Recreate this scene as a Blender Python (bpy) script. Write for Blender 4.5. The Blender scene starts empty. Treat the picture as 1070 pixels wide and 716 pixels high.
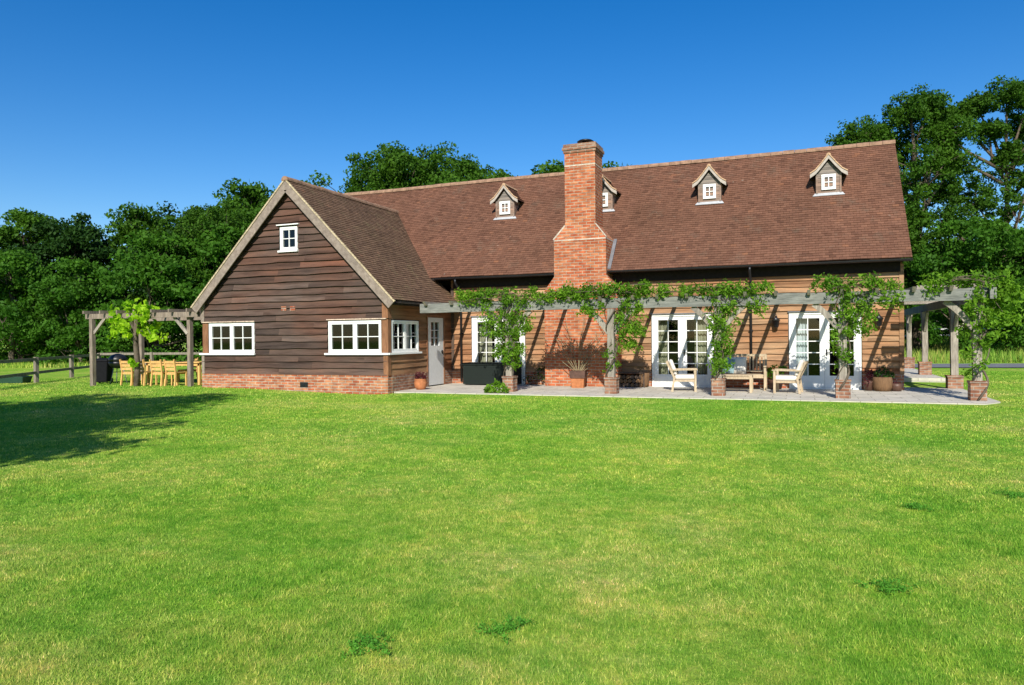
import bpy, math, random
import numpy as np
from mathutils import Vector, Matrix
R = math.radians
sc = bpy.context.scene
COL = sc.collection

# ------------------------------------------------------------------ camera
yaw, pitch, roll = -.3754, -.0072, -.0099
fw = Vector((math.sin(yaw)*math.cos(pitch), math.cos(yaw)*math.cos(pitch), math.sin(pitch)))
r0 = Vector((math.cos(yaw), -math.sin(yaw), 0)); u0 = r0.cross(fw)
r2 = math.cos(roll)*r0 + math.sin(roll)*u0; u2 = -math.sin(roll)*r0 + math.cos(roll)*u0
cd = bpy.data.cameras.new('camera'); cam = bpy.data.objects.new('camera', cd); COL.objects.link(cam)
M3 = Matrix((r2, u2, -fw)).transposed(); cam.matrix_world = Matrix.Translation((0, -21.5368, 1.4875)) @ M3.to_4x4()
cd.sensor_width = 36; cd.lens = 763.565/1070*36; cd.clip_end = 3000; cd.clip_start = .1
sc.camera = cam

# ------------------------------------------------------------------ light
SUN = Vector((.25, -1, .68)).normalized()
w = bpy.data.worlds.new('World'); sc.world = w; w.use_nodes = True
nt = w.node_tree; bg = nt.nodes['Background']
sky = nt.nodes.new('ShaderNodeTexSky'); sky.sky_type = 'NISHITA'; sky.sun_disc = False
sky.sun_elevation = math.asin(SUN.z); sky.sun_rotation = math.atan2(SUN.x, SUN.y)
sky.air_density = 1.0; sky.dust_density = .25; sky.ozone_density = 3.0
hs = nt.nodes.new('ShaderNodeHueSaturation'); hs.inputs['Saturation'].default_value = 1.42; hs.inputs['Hue'].default_value = .508; hs.inputs['Value'].default_value = 1.24
nt.links.new(sky.outputs[0], hs.inputs['Color']); nt.links.new(hs.outputs[0], bg.inputs[0])
bg.inputs[1].default_value = .088
sl = bpy.data.lights.new('sun', 'SUN'); sl.energy = 5.0; sl.angle = R(.53); sl.color = (1, .95, .86)
so = bpy.data.objects.new('sun', sl); COL.objects.link(so); so.rotation_euler = SUN.to_track_quat('Z', 'Y').to_euler()
so.location = (10, -40, 30)
sc.view_settings.view_transform = 'Standard'; sc.view_settings.look = 'None'; sc.view_settings.exposure = .33; sc.view_settings.gamma = 1

# ------------------------------------------------------------------ helpers
def tag(o, label=None, cat=None, group=None, kind=None):
    if label: o['label'] = label
    if cat: o['category'] = cat
    if group: o['group'] = group
    if kind: o['kind'] = kind
    return o
def empty(name, loc=(0, 0, 0), rz=0, parent=None):
    o = bpy.data.objects.new(name, None); COL.objects.link(o); o.location = loc; o.rotation_euler = (0, 0, rz); o.parent = parent
    o.empty_display_size = .2
    return o
def copy_tree(o, parent=None):
    c = o.copy(); COL.objects.link(c); c.parent = parent
    for ch in list(o.children): copy_tree(ch, c)
    return c
def fast(name, V, F, mat, parent=None, tint=None, uv=None, smooth=False):
    """V (n,3), F (m,k) constant k; tint (m,4)"""
    V = np.asarray(V, np.float32); F = np.asarray(F, np.int32); m, k = F.shape
    me = bpy.data.meshes.new(name); me.vertices.add(len(V)); me.vertices.foreach_set('co', V.ravel())
    me.loops.add(m*k); me.loops.foreach_set('vertex_index', F.ravel())
    me.polygons.add(m); me.polygons.foreach_set('loop_start', np.arange(0, m*k, k, dtype=np.int32))
    if smooth: me.polygons.foreach_set('use_smooth', np.ones(m, bool))
    me.update(calc_edges=True)
    if tint is not None:
        a = me.attributes.new('tint', 'FLOAT_COLOR', 'CORNER'); a.data.foreach_set('color', np.repeat(tint.astype(np.float32), k, axis=0).ravel())
    me.materials.append(mat)
    o = bpy.data.objects.new(name, me); COL.objects.link(o); o.parent = parent
    return o
class MB:
    def __init__(s): s.v = []; s.f = []; s.uv = []; s.t = []; s.sm = []
    def face(s, pts, uv=None, t=None, sm=False):
        n = len(s.v); s.v += [tuple(p) for p in pts]; s.f.append(tuple(range(n, n+len(pts))))
        s.uv.append(uv); s.t.append(t); s.sm.append(sm)
    def hexa(s, c, t=None):   # c: 8 corners, bottom ring 0-3 ccw, top ring 4-7
        n = len(s.v); s.v += [tuple(p) for p in c]
        for q in ((3, 2, 1, 0), (4, 5, 6, 7), (0, 1, 5, 4), (1, 2, 6, 5), (2, 3, 7, 6), (3, 0, 4, 7)):
            s.f.append(tuple(n+i for i in q)); s.uv.append(None); s.t.append(t); s.sm.append(False)
    def box(s, x0, x1, y0, y1, z0, z1, t=None):
        s.hexa([(x0, y0, z0), (x1, y0, z0), (x1, y1, z0), (x0, y1, z0), (x0, y0, z1), (x1, y0, z1), (x1, y1, z1), (x0, y1, z1)], t)
    def bar(s, a, b, w, h, up=(0, 0, 1), t=None, taper=1):
        a = Vector(a); b = Vector(b); d = (b-a).normalized(); up = Vector(up)
        if abs(d.dot(up)) > .98: up = Vector((0, 1, 0))
        x = d.cross(up).normalized(); y = x.cross(d).normalized()
        c = []
        for p, k in ((a, 1), (b, taper)):
            c += [p-x*w/2*k-y*h/2*k, p+x*w/2*k-y*h/2*k, p+x*w/2*k+y*h/2*k, p-x*w/2*k+y*h/2*k]
        s.hexa(c, t)
    def tube(s, pts, rad, n=8, t=None, cap=True):
        pts = [Vector(p) for p in pts]; rings = []
        px = None
        for i, p in enumerate(pts):
            d = (pts[min(i+1, len(pts)-1)]-pts[max(i-1, 0)]).normalized()
            if px is None:
                px = d.orthogonal().normalized()
            px = (px - d*px.dot(d)).normalized(); py = d.cross(px)
            r_ = rad[i] if hasattr(rad, '__len__') else rad
            base = len(s.v)
            for k in range(n):
                a = 2*math.pi*k/n; s.v.append(tuple(p+px*r_*math.cos(a)+py*r_*math.sin(a)))
            rings.append(base)
        for i in range(len(rings)-1):
            for k in range(n):
                k2 = (k+1) % n; a, b = rings[i], rings[i+1]
                s.f.append((a+k, a+k2, b+k2, b+k)); s.uv.append(None); s.t.append(t); s.sm.append(True)
        if cap:
            s.f.append(tuple(reversed(range(rings[0], rings[0]+n)))); s.uv.append(None); s.t.append(t); s.sm.append(False)
            s.f.append(tuple(range(rings[-1], rings[-1]+n))); s.uv.append(None); s.t.append(t); s.sm.append(False)
    def lathe(s, prof, c=(0, 0, 0), n=20, t=None, sx=1, sy=1):
        base = len(s.v); m = len(prof)
        for r_, z in prof:
            for k in range(n):
                a = 2*math.pi*k/n; s.v.append((c[0]+r_*sx*math.cos(a), c[1]+r_*sy*math.sin(a), c[2]+z))
        for i in range(m-1):
            for k in range(n):
                k2 = (k+1) % n
                s.f.append((base+i*n+k, base+i*n+k2, base+(i+1)*n+k2, base+(i+1)*n+k)); s.uv.append(None); s.t.append(t); s.sm.append(True)
        s.f.append(tuple(reversed(range(base, base+n)))); s.uv.append(None); s.t.append(t); s.sm.append(False)
        s.f.append(tuple(range(base+(m-1)*n, base+m*n))); s.uv.append(None); s.t.append(t); s.sm.append(False)
    def build(s, name, mat, parent=None, bevel=0):
        me = bpy.data.meshes.new(name); me.from_pydata(s.v, [], s.f)
        me.uv_layers.new(name='UVMap'); me.attributes.new('tint', 'FLOAT_COLOR', 'CORNER')
        uvs = []; ts = []
        for fi, f in enumerate(s.f):
            if s.uv[fi]: uvs += [c for q in s.uv[fi] for c in q]
            else:
                a, b, c = (Vector(s.v[f[i]]) for i in (0, 1, 2)); nn = (b-a).cross(c-b)
                ax = max(range(3), key=lambda i: abs(nn[i]))
                for vi in f:
                    p = s.v[vi]; uvs += ([p[1], p[2]] if ax == 0 else [p[0], p[2]] if ax == 1 else [p[0], p[1]])
            tt = s.t[fi] if s.t[fi] is not None else (.5, .5)
            ts += [tt[0], tt[1], .5, 1]*len(f)
        me.uv_layers['UVMap'].data.foreach_set('uv', uvs); me.attributes['tint'].data.foreach_set('color', ts)
        me.polygons.foreach_set('use_smooth', s.sm)
        me.materials.append(mat); me.update()
        o = bpy.data.objects.new(name, me); COL.objects.link(o); o.parent = parent
        if bevel:
            b = o.modifiers.new('bevel', 'BEVEL'); b.width = bevel; b.segments = 1; b.limit_method = 'ANGLE'
        return o

# ------------------------------------------------------------------ materials
class NT:
    def __init__(s, name, rough=.8, spec=.3):
        s.m = bpy.data.materials.new(name); s.m.use_nodes = True; s.t = s.m.node_tree; s.b = s.t.nodes['Principled BSDF']
        s.b.inputs['Roughness'].default_value = rough; s.b.inputs['Specular IOR Level'].default_value = spec
    def n(s, t, **k):
        o = s.t.nodes.new(t)
        for a, v in k.items(): setattr(o, a, v)
        return o
    def l(s, a, b): s.t.links.new(a, b)
    def obj(s): return s.n('ShaderNodeTexCoord').outputs['Object']
    def gen_uv(s): return s.n('ShaderNodeTexCoord').outputs['UV']
    def mapv(s, src, sc_):
        m = s.n('ShaderNodeMapping'); m.inputs['Scale'].default_value = sc_; s.l(src, m.inputs[0]); return m.outputs[0]
    def noise(s, src, scale, det=4, rough=.6):
        o = s.n('ShaderNodeTexNoise'); o.inputs['Scale'].default_value = scale; o.inputs['Detail'].default_value = det; o.inputs['Roughness'].default_value = rough
        if src is not None: s.l(src, o.inputs['Vector'])
        return o.outputs['Fac']
    def ramp(s, src, stops, interp='LINEAR'):
        r_ = s.n('ShaderNodeValToRGB'); r_.color_ramp.interpolation = interp; e = r_.color_ramp.elements
        while len(e) < len(stops): e.new(.5)
        for i, (p, c) in enumerate(stops): e[i].position = p; e[i].color = (*c, 1) if len(c) == 3 else c
        s.l(src, r_.inputs[0]); return r_.outputs[0]
    def mix(s, a, b, f, mode='MIX'):
        o = s.n('ShaderNodeMix', data_type='RGBA', blend_type=mode)
        for k, v in ((6, a), (7, b)):
            if isinstance(v, tuple): o.inputs[k].default_value = (*v, 1)
            else: s.l(v, o.inputs[k])
        if isinstance(f, (int, float)): o.inputs[0].default_value = f
        else: s.l(f, o.inputs[0])
        return o.outputs[2]
    def math(s, op, a, b=0.0, c=None):
        o = s.n('ShaderNodeMath', operation=op)
        for i, v in enumerate((a, b) if c is None else (a, b, c)):
            if isinstance(v, (int, float)): o.inputs[i].default_value = v
            else: s.l(v, o.inputs[i])
        return o.outputs[0]
    def tint(s):
        a = s.n('ShaderNodeAttribute', attribute_name='tint'); q = s.n('ShaderNodeSeparateColor'); s.l(a.outputs['Color'], q.inputs[0]); return q.outputs
    def bump(s, h, dist, strength=1.0):
        b = s.n('ShaderNodeBump'); b.inputs['Distance'].default_value = dist; b.inputs['Strength'].default_value = strength; s.l(h, b.inputs['Height']); s.l(b.outputs[0], s.b.inputs['Normal'])
    def col(s, c): s.l(c, s.b.inputs['Base Color'])
def simple(name, c, rough=.6, spec=.3, var=.15, scale=12, metal=0, bump=0):
    m = NT(name, rough, spec); f = m.noise(m.obj(), scale)
    d = tuple(x*(1-var) for x in c); l_ = tuple(min(1, x*(1+var)) for x in c)
    m.col(m.ramp(f, [(.3, d), (.7, l_)])); m.b.inputs['Metallic'].default_value = metal
    if bump: m.bump(f, bump)
    return m.m
def boards_mat(name, stops, streak, dark=.35, warm=((1.1, .82, .68), (1.0, 1.08, 1.12))):
    m = NT(name, .85, .2); t = m.tint(); uv = m.gen_uv()
    base = m.ramp(t[0], stops)
    g = m.noise(m.mapv(uv, (1.2, 26, 1)), 3, 5, .65)
    c = m.mix(base, m.ramp(g, [(.25, tuple(x*dark for x in streak)), (.75, streak)]), .38)
    g2 = m.noise(m.mapv(uv, (.35, 4, 1)), 2, 3)
    c = m.mix(c, m.ramp(g2, [(.3, (.42, .38, .36)), (.52, (1, 1, 1)), (.75, (1.45, 1.32, 1.2))]), .85, 'MULTIPLY'); c = m.mix(c, m.ramp(m.noise(m.mapv(m.obj(), (.45, .45, .9)), 1, 2), [(.38, warm[0]), (.62, warm[1])]), .8, 'MULTIPLY')
    m.col(c); m.bump(g, .006, .7); return m.m
def timber(name, a, b, sc_=(9, 9, 1.1), rough=.85):
    m = NT(name, rough, .2); o = m.obj(); g = m.noise(m.mapv(o, sc_), 3, 5, .65); g2 = m.noise(o, 1.7, 3)
    c = m.ramp(g, [(.28, a), (.72, b)]); c = m.mix(c, m.ramp(g2, [(.3, (.7, .7, .7)), (.7, (1.15, 1.12, 1.08))]), .7, 'MULTIPLY')
    m.col(c); m.bump(g, .008, .8); return m.m
def brick_mat(name, c1, c2, mortar, bw=.235, rh=.08, ms=.012):
    m = NT(name, .9, .15); uv = m.gen_uv(); b = m.n('ShaderNodeTexBrick'); m.l(uv, b.inputs['Vector'])
    b.inputs['Scale'].default_value = 1; b.inputs['Brick Width'].default_value = bw; b.inputs['Row Height'].default_value = rh
    b.inputs['Mortar Size'].default_value = ms; b.inputs['Mortar Smooth'].default_value = .3; b.inputs['Bias'].default_value = -.1
    b.inputs['Color1'].default_value = (*c1, 1); b.inputs['Color2'].default_value = (*c2, 1); b.inputs['Mortar'].default_value = (*mortar, 1)
    n1 = m.noise(uv, 2.2, 5); n2 = m.noise(m.mapv(uv, (4.4, 13, 1)), 1, 1)
    c = m.mix(b.outputs['Color'], m.ramp(n1, [(.3, (.72, .66, .62)), (.55, (1, 1, 1)), (.75, (1.25, 1.2, 1.15))]), .9, 'MULTIPLY')
    c = m.mix(c, m.ramp(n2, [(.3, (.55, .45, .45)), (.6, (1, 1, 1)), (.75, (1.3, 1.15, 1))]), .8, 'MULTIPLY')
    c = m.mix(c, (.55, .47, .4), m.ramp(m.noise(uv, .9, 6, .7), [(.62, (0, 0, 0)), (.76, (.5, .5, .5))]))
    m.col(c); m.bump(b.outputs['Fac'], -.008, .9); return m.m
def tile_mat(name, stops, moss):
    m = NT(name, .9, .15); t = m.tint(); o = m.obj()
    c = m.ramp(t[0], stops)
    n1 = m.noise(o, .55, 5, .6); n2 = m.noise(o, 9, 4, .7); n3 = m.noise(o, 26, 3)
    c = m.mix(c, m.ramp(n1, [(.3, (.82, .82, .8)), (.55, (1.02, 1, 1)), (.75, (1.14, 1.08, 1.03))]), .9, 'MULTIPLY')
    c = m.mix(c, m.ramp(n2, [(.3, (.8, .8, .8)), (.7, (1.18, 1.16, 1.15))]), .8, 'MULTIPLY')
    c = m.mix(c, moss, m.ramp(m.noise(o, 1.3, 6, .75), [(.55, (0, 0, 0)), (.72, (.7, .7, .7))]))
    c = m.mix(c, (.42, .38, .3), m.ramp(m.noise(o, 6.5, 2, .5), [(.74, (0, 0, 0)), (.80, (.6, .6, .6))]))
    m.col(c); m.bump(n3, .004); return m.m
def leaf_mat(name, a, b, trans=.35, rough=.5):
    m = NT(name, .6, .12); t = m.tint()
    c = m.ramp(t[0], [(0, a), (1, b)]); c = m.mix(c, m.ramp(m.noise(m.obj(), .5, 3), [(.35, (.7, .78, .8)), (.65, (1.2, 1.12, .95))]), .7, 'MULTIPLY')
    m.col(c); tr = m.n('ShaderNodeBsdfTranslucent'); c2 = m.mix(c, (1.25, 1.3, .5), 1.0, 'MULTIPLY'); m.l(c2, tr.inputs[0])
    ms = m.n('ShaderNodeMixShader'); ms.inputs[0].default_value = trans; m.l(m.b.outputs[0], ms.inputs[1]); m.l(tr.outputs[0], ms.inputs[2])
    m.l(ms.outputs[0], m.t.nodes['Material Output'].inputs[0]); return m.m
def glass_mat():
    m = NT('window_glass', .03, .5); g = m.n('ShaderNodeBsdfGlossy'); g.inputs['Roughness'].default_value = .03
    tr = m.n('ShaderNodeBsdfTransparent'); tr.inputs[0].default_value = (.82, .87, .86, 1)
    f = m.n('ShaderNodeFresnel'); f.inputs[0].default_value = 1.6
    ms = m.n('ShaderNodeMixShader'); m.l(f.outputs[0], ms.inputs[0]); m.l(tr.outputs[0], ms.inputs[1]); m.l(g.outputs[0], ms.inputs[2])
    m.l(ms.outputs[0], m.t.nodes['Material Output'].inputs[0]); return m.m
GLASS = glass_mat()
WOOD_DK = boards_mat('weathered_dark_boards', [(0, (.036, .021, .016)), (.35, (.068, .041, .031)), (.6, (.100, .056, .040)), (.85, (.145, .10, .08)), (1, (.20, .07, .035))], (.145, .105, .085), .3, ((1.12, .86, .74), (.95, 1, 1.02)))
WOOD_LT = boards_mat('sunny_oak_boards', [(0, (.17, .082, .04)), (.4, (.29, .15, .072)), (.75, (.41, .265, .16)), (1, (.34, .12, .045))], (.40, .285, .185), .35, ((1.1, .84, .68), (1.05, 1.08, 1.02)))
WOOD_SD = boards_mat('side_oak_boards', [(0, (.20, .10, .05)), (.5, (.28, .15, .075)), (1, (.36, .13, .05))], (.3, .18, .1), .5)
BRICK = brick_mat('orange_red_brick', (.40, .115, .055), (.52, .25, .13), (.46, .38, .30))
BRICK_CH = brick_mat('orange_chimney_brick', (.44, .115, .048), (.54, .22, .10), (.46, .35, .25), .25, .086, .012)
BRICK2 = brick_mat('worn_brick', (.27, .12, .07), (.37, .22, .14), (.36, .31, .25))
TILE = tile_mat('clay_roof_tiles', [(0, (.098, .047, .030)), (.4, (.150, .073, .046)), (.75, (.185, .092, .058)), (1, (.225, .10, .052))], (.14, .10, .07))
TILE_W = tile_mat('mossy_clay_roof_tiles', [(0, (.10, .060, .038)), (.4, (.15, .092, .058)), (.75, (.19, .12, .074)), (1, (.22, .115, .07))], (.21, .175, .085))
RIDGE = simple('ridge_tile_clay', (.28, .17, .11), .9, .15, .4, 5)
WHITE = simple('white_joinery_paint', (.80, .80, .77), .45, .4, .05, 8)
LEAD = simple('grey_lead_sheet', (.17, .17, .18), .6, .4, .2, 6)
OAKGREY = timber('silvered_oak', (.16, .135, .11), (.42, .38, .32))
OAKBARGE = timber('weathered_bargeboard', (.18, .14, .115), (.34, .28, .23), (3, 3, 3))
OAKDARK = timber('dark_oak', (.05, .035, .028), (.13, .09, .065))
OAKRED = timber('ruddy_oak_trim', (.15, .065, .032), (.34, .17, .09))
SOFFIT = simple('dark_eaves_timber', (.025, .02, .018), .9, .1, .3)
BLACK = simple('black_metal', (.012, .012, .014), .4, .5, .2)
TEAK = timber('teak', (.55, .29, .08), (.82, .52, .20), (14, 14, 2))
TEAKPALE = timber('pale_teak', (.36, .27, .17), (.60, .49, .34), (14, 14, 2))
CUSH = simple('cream_cushion_cloth', (.72, .68, .6), .95, .1, .06, 30)
CUSHB = simple('blue_grey_cushion_cloth', (.22, .33, .35), .95, .1, .25, 14)
TERRA = simple('terracotta', (.42, .16, .065), .85, .2, .25, 9)
CLAYDK = simple('dark_glazed_clay', (.09, .045, .03), .5, .4, .3, 9)
BARREL = timber('barrel_oak', (.10, .055, .03), (.24, .14, .07))
SOIL = simple('potting_soil', (.03, .02, .013), 1, .05, .3, 30)
DARKGREEN = simple('dark_green_rattan', (.008, .014, .011), .6, .3, .4, 60, bump=.003)
BARK = simple('grey_brown_bark', (.12, .095, .07), .95, .1, .45, 5, bump=.03)
BARKDK = simple('dark_bark', (.05, .04, .03), .95, .1, .45, 5, bump=.03)
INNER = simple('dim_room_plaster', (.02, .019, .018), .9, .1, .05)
CURT = simple('cream_curtain_cloth', (.40, .38, .27), .95, .05, .1, 20)
CURTW = simple('white_curtain_cloth', (.72, .76, .78), .95, .05, .06, 20)
SHADEDWHITE = simple('shaded_white_door_paint', (.62, .63, .62), .5, .4, .06)  # white kitchen door, its shade put into the colour as grey
LEAF_A = leaf_mat('oak_leaves', (.024, .072, .007), (.080, .185, .015), .34)
LEAF_B = leaf_mat('dark_wood_leaves', (.010, .036, .008), (.034, .088, .012), .28)
LEAF_C = leaf_mat('fresh_green_leaves', (.028, .095, .008), (.080, .20, .018), .36)
LEAF_V = leaf_mat('wisteria_leaves', (.06, .16, .010), (.23, .42, .035), .45)
LEAF_L = leaf_mat('lime_green_leaves', (.22, .45, .015), (.50, .72, .04), .5)
LEAF_P = leaf_mat('dark_red_leaves', (.05, .012, .02), (.14, .03, .04), .3)
WHITEFENCE = simple('white_fence_paint', (.7, .7, .68), .7, .2, .1)
WHEEL = BLACK

# ------------------------------------------------------------------ ground
def sm(t): t = np.clip(t, 0, 1); return t*t*(3-2*t)
def gz(x, y):
    x = np.asarray(x, float); y = np.asarray(y, float)
    h = -.085 + .115*sm((-x-10.5)/6)*sm((y+13)/6)
    h = h + .055*sm((y+6.5)/2.5)*sm((x+11.5)/1.5)
    h = h + .03*np.clip(y-15, 0, 62)*sm((y-15)/8)
    h = h + .012*np.sin(x*.9+1)*np.sin(y*.7) * sm((np.abs(y+11)-0)/1.5)*(y < -4.2)
    return h
def G(x, y): return float(gz(x, y))
def grass_col(m, far=False):
    o = m.obj()
    n1 = m.noise(o, .35, 5, .65); n2 = m.noise(o, 1.9, 4, .7); n3 = m.noise(m.mapv(o, (1, 2.2, 1)), .12, 3)
    c = m.ramp(n1, [(.22, (.16, .345, .026)), (.42, (.25, .44, .04)), (.56, (.345, .48, .065)), (.76, (.50, .52, .13))])
    c = m.mix(c, m.ramp(n2, [(.25, (.62, .78, .6)), (.55, (1, 1, 1)), (.8, (1.35, 1.14, 1.1))]), .85, 'MULTIPLY')
    n4 = m.noise(o, 9, 4, .75); n5 = m.noise(o, 3.6, 5, .75)
    c = m.mix(c, m.ramp(n4, [(.3, (.55, .72, .5)), (.5, (1, 1, 1)), (.7, (1.42, 1.18, 1.8))]), .8, 'MULTIPLY')
    c = m.mix(c, m.ramp(n5, [(.3, (.6, .82, .7)), (.5, (1, 1, 1)), (.68, (1.5, 1.08, 1.6))]), .8, 'MULTIPLY')
    c = m.mix(c, m.ramp(n3, [(.35, (.80, .93, .8)), (.65, (1.16, 1.07, 1.05))]), .9, 'MULTIPLY')
    return c
m = NT('lawn_turf', .95, .1); c = grass_col(m); fine = m.noise(m.obj(), 38, 5, .8)
c = m.mix(c, m.ramp(fine, [(.3, (.5, .6, .45)), (.6, (1, 1, 1)), (.8, (1.3, 1.2, 1.1))]), .8, 'MULTIPLY'); m.col(c); m.bump(fine, .03, .8); LAWN = m.m
m = NT('grass_blade', .7, .2); c = grass_col(m); t = m.tint()
c = m.mix(c, m.ramp(t[0], [(0, (.38, .58, .45)), (.4, (.92, 1, .9)), (.75, (1.3, 1.16, 1.25)), (1, (2.3, 1.6, 3.2))]), 1.0, 'MULTIPLY')
m.col(c); tr = m.n('ShaderNodeBsdfTranslucent'); m.l(c, tr.inputs[0]); ms = m.n('ShaderNodeMixShader'); ms.inputs[0].default_value = .3
m.l(m.b.outputs[0], ms.inputs[1]); m.l(tr.outputs[0], ms.inputs[2]); m.l(ms.outputs[0], m.t.nodes['Material Output'].inputs[0]); BLADE = m.m

def axis(lo, hi, flo, fhi, fine, coarse):
    a = list(np.arange(flo, fhi+1e-6, fine)); s_ = coarse; v = fhi
    while v < hi: v += s_; a.append(v); s_ *= 1.25
    s_ = coarse; v = flo
    while v > lo: v -= s_; a.insert(0, v); s_ *= 1.25
    return np.array(a)
ax = axis(-900, 900, -34, 24, .6, 1.5); ay = axis(-300, 1500, -26, 40, .6, 1.5)
X, Y = np.meshgrid(ax, ay); V = np.stack([X.ravel(), Y.ravel(), gz(X, Y).ravel()], 1)
nx, ny = len(ax), len(ay); ii = (np.arange(ny-1)[:, None]*nx+np.arange(nx-1)[None]).ravel()
tag(fast('lawn', V, np.stack([ii, ii+1, ii+nx+1, ii+nx], 1), LAWN, smooth=True), 'mown green lawn with yellowish patches', 'lawn', kind='structure')

rng = np.random.default_rng(7)
def blades(name, x, y, h, wd, mat, lean=.5, tintv=None, z0=None):
    n = len(x); z = gz(x, y) if z0 is None else z0; a = rng.uniform(0, 2*np.pi, n); la = rng.uniform(0, 2*np.pi, n); l_ = rng.uniform(0, lean, n)*h
    dx, dy = np.cos(a)*wd/2, np.sin(a)*wd/2; tx, ty = np.cos(la)*l_, np.sin(la)*l_
    V = np.empty((n, 3, 3)); V[:, 0] = np.stack([x-dx, y-dy, z-.004], 1); V[:, 1] = np.stack([x+dx, y+dy, z-.004], 1); V[:, 2] = np.stack([x+tx, y+ty, z+h], 1)
    t = np.ones((n, 4)); t[:, 0] = rng.uniform(0, 1, n)**1.3 if tintv is None else tintv
    return fast(name, V.reshape(-1, 3), np.arange(n*3).reshape(n, 3), mat, tint=t)
X_, Y_, H_, W_ = [], [], [], []
CX, CY = 0.0, -21.5368
for r0_, r1_, dens, hh, ww in ((2.2, 4.5, 15000, .018, .0038), (4.5, 7.5, 9000, .018, .005), (7.5, 12, 3400, .019, .0085), (12, 19, 1000, .022, .015), (19, 34, 300, .025, .026)):
    a0, a1 = R(90+21.5-44), R(90+21.5+44); area = (a1-a0)/2*(r1_**2-r0_**2); n = int(area*dens)
    rr = np.sqrt(rng.uniform(r0_**2, r1_**2, n)); aa = rng.uniform(a0, a1, n); x = CX+rr*np.cos(aa); y = CY+rr*np.sin(aa)
    patch = np.sin(x*2.3+1.7*np.sin(y*1.9))*np.sin(y*2.7+1.3*np.sin(x*1.4))
    ok = ~((y > -4.0) & (x > -17.4) & (x < 4.15) & (y < 8)) & (y < 14)
    x, y, patch = x[ok], y[ok], patch[ok]
    X_.append(x); Y_.append(y); H_.append(hh*(.55+.9*rng.random(len(x)))*(1+.3*patch)); W_.append(ww*(.7+.6*rng.random(len(x))))
o = blades('lawn_grass', np.concatenate(X_), np.concatenate(Y_), np.concatenate(H_), np.concatenate(W_), BLADE, 1.2)
tag(o, 'short mown grass blades covering the lawn', 'grass', kind='stuff')

# terrace and back step
m = NT('pale_paving', .85, .2); uv = m.gen_uv(); b = m.n('ShaderNodeTexBrick'); m.l(uv, b.inputs['Vector'])
b.inputs['Scale'].default_value = 1; b.inputs['Brick Width'].default_value = .62; b.inputs['Row Height'].default_value = .45; b.inputs['Mortar Size'].default_value = .008
b.inputs['Color1'].default_value = (.52, .49, .42, 1); b.inputs['Color2'].default_value = (.60, .56, .49, 1); b.inputs['Mortar'].default_value = (.3, .27, .22, 1)
c = m.mix(b.outputs['Color'], m.ramp(m.noise(uv, 1.8, 6, .7), [(.3, (.72, .72, .7)), (.7, (1.12, 1.1, 1.06))]), .9, 'MULTIPLY'); m.col(c); m.bump(b.outputs['Fac'], -.004); PAVE = m.m
t = MB()
P = [(-10.58, -3.72), (3.6, -3.66), (4.0, -3.1), (4.0, 1.0), (2.4, 1.2), (2.4, .1), (-10.58, .1)]
t.face([(x, y, 0) for x, y in P]); 
for i in range(len(P)):
    a, b_ = P[i], P[(i+1) % len(P)]; t.face([(a[0], a[1], -.2), (b_[0], b_[1], -.2), (b_[0], b_[1], 0), (a[0], a[1], 0)])
tag(t.build('terrace', PAVE), 'pale stone paved terrace along the house', 'terrace', kind='structure')
t = MB(); t.box(2.62, 4.15, 4.2, 14, -.15, .10)
tag(t.build('side_path', PAVE), 'raised pale paving strip behind the house corner', 'path', kind='structure')
# driveway (far right) as a sheet following the ground
def sheet(name, x0, x1, yf, wdt, mat, lift, n=80):
    V = []; 
    for i in range(n+1):
        x = x0+(x1-x0)*i/n; y = yf(x)
        for k in range(5): yy = y+wdt*k/4; V.append((x, yy, G(x, yy)+lift))
    F = [(i*5+k, (i+1)*5+k, (i+1)*5+k+1, i*5+k+1) for i in range(n) for k in range(4)]
    return fast(name, np.array(V), np.array(F), mat)
ASPH = simple('grey_drive', (.17, .175, .19), .9, .2, .2, 3)
tag(sheet('driveway', -14, 70, lambda x: 14.6+.12*(x-5), 3.4, ASPH, .03), 'grey driveway crossing behind the right side of the lawn', 'driveway', kind='structure')

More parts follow.
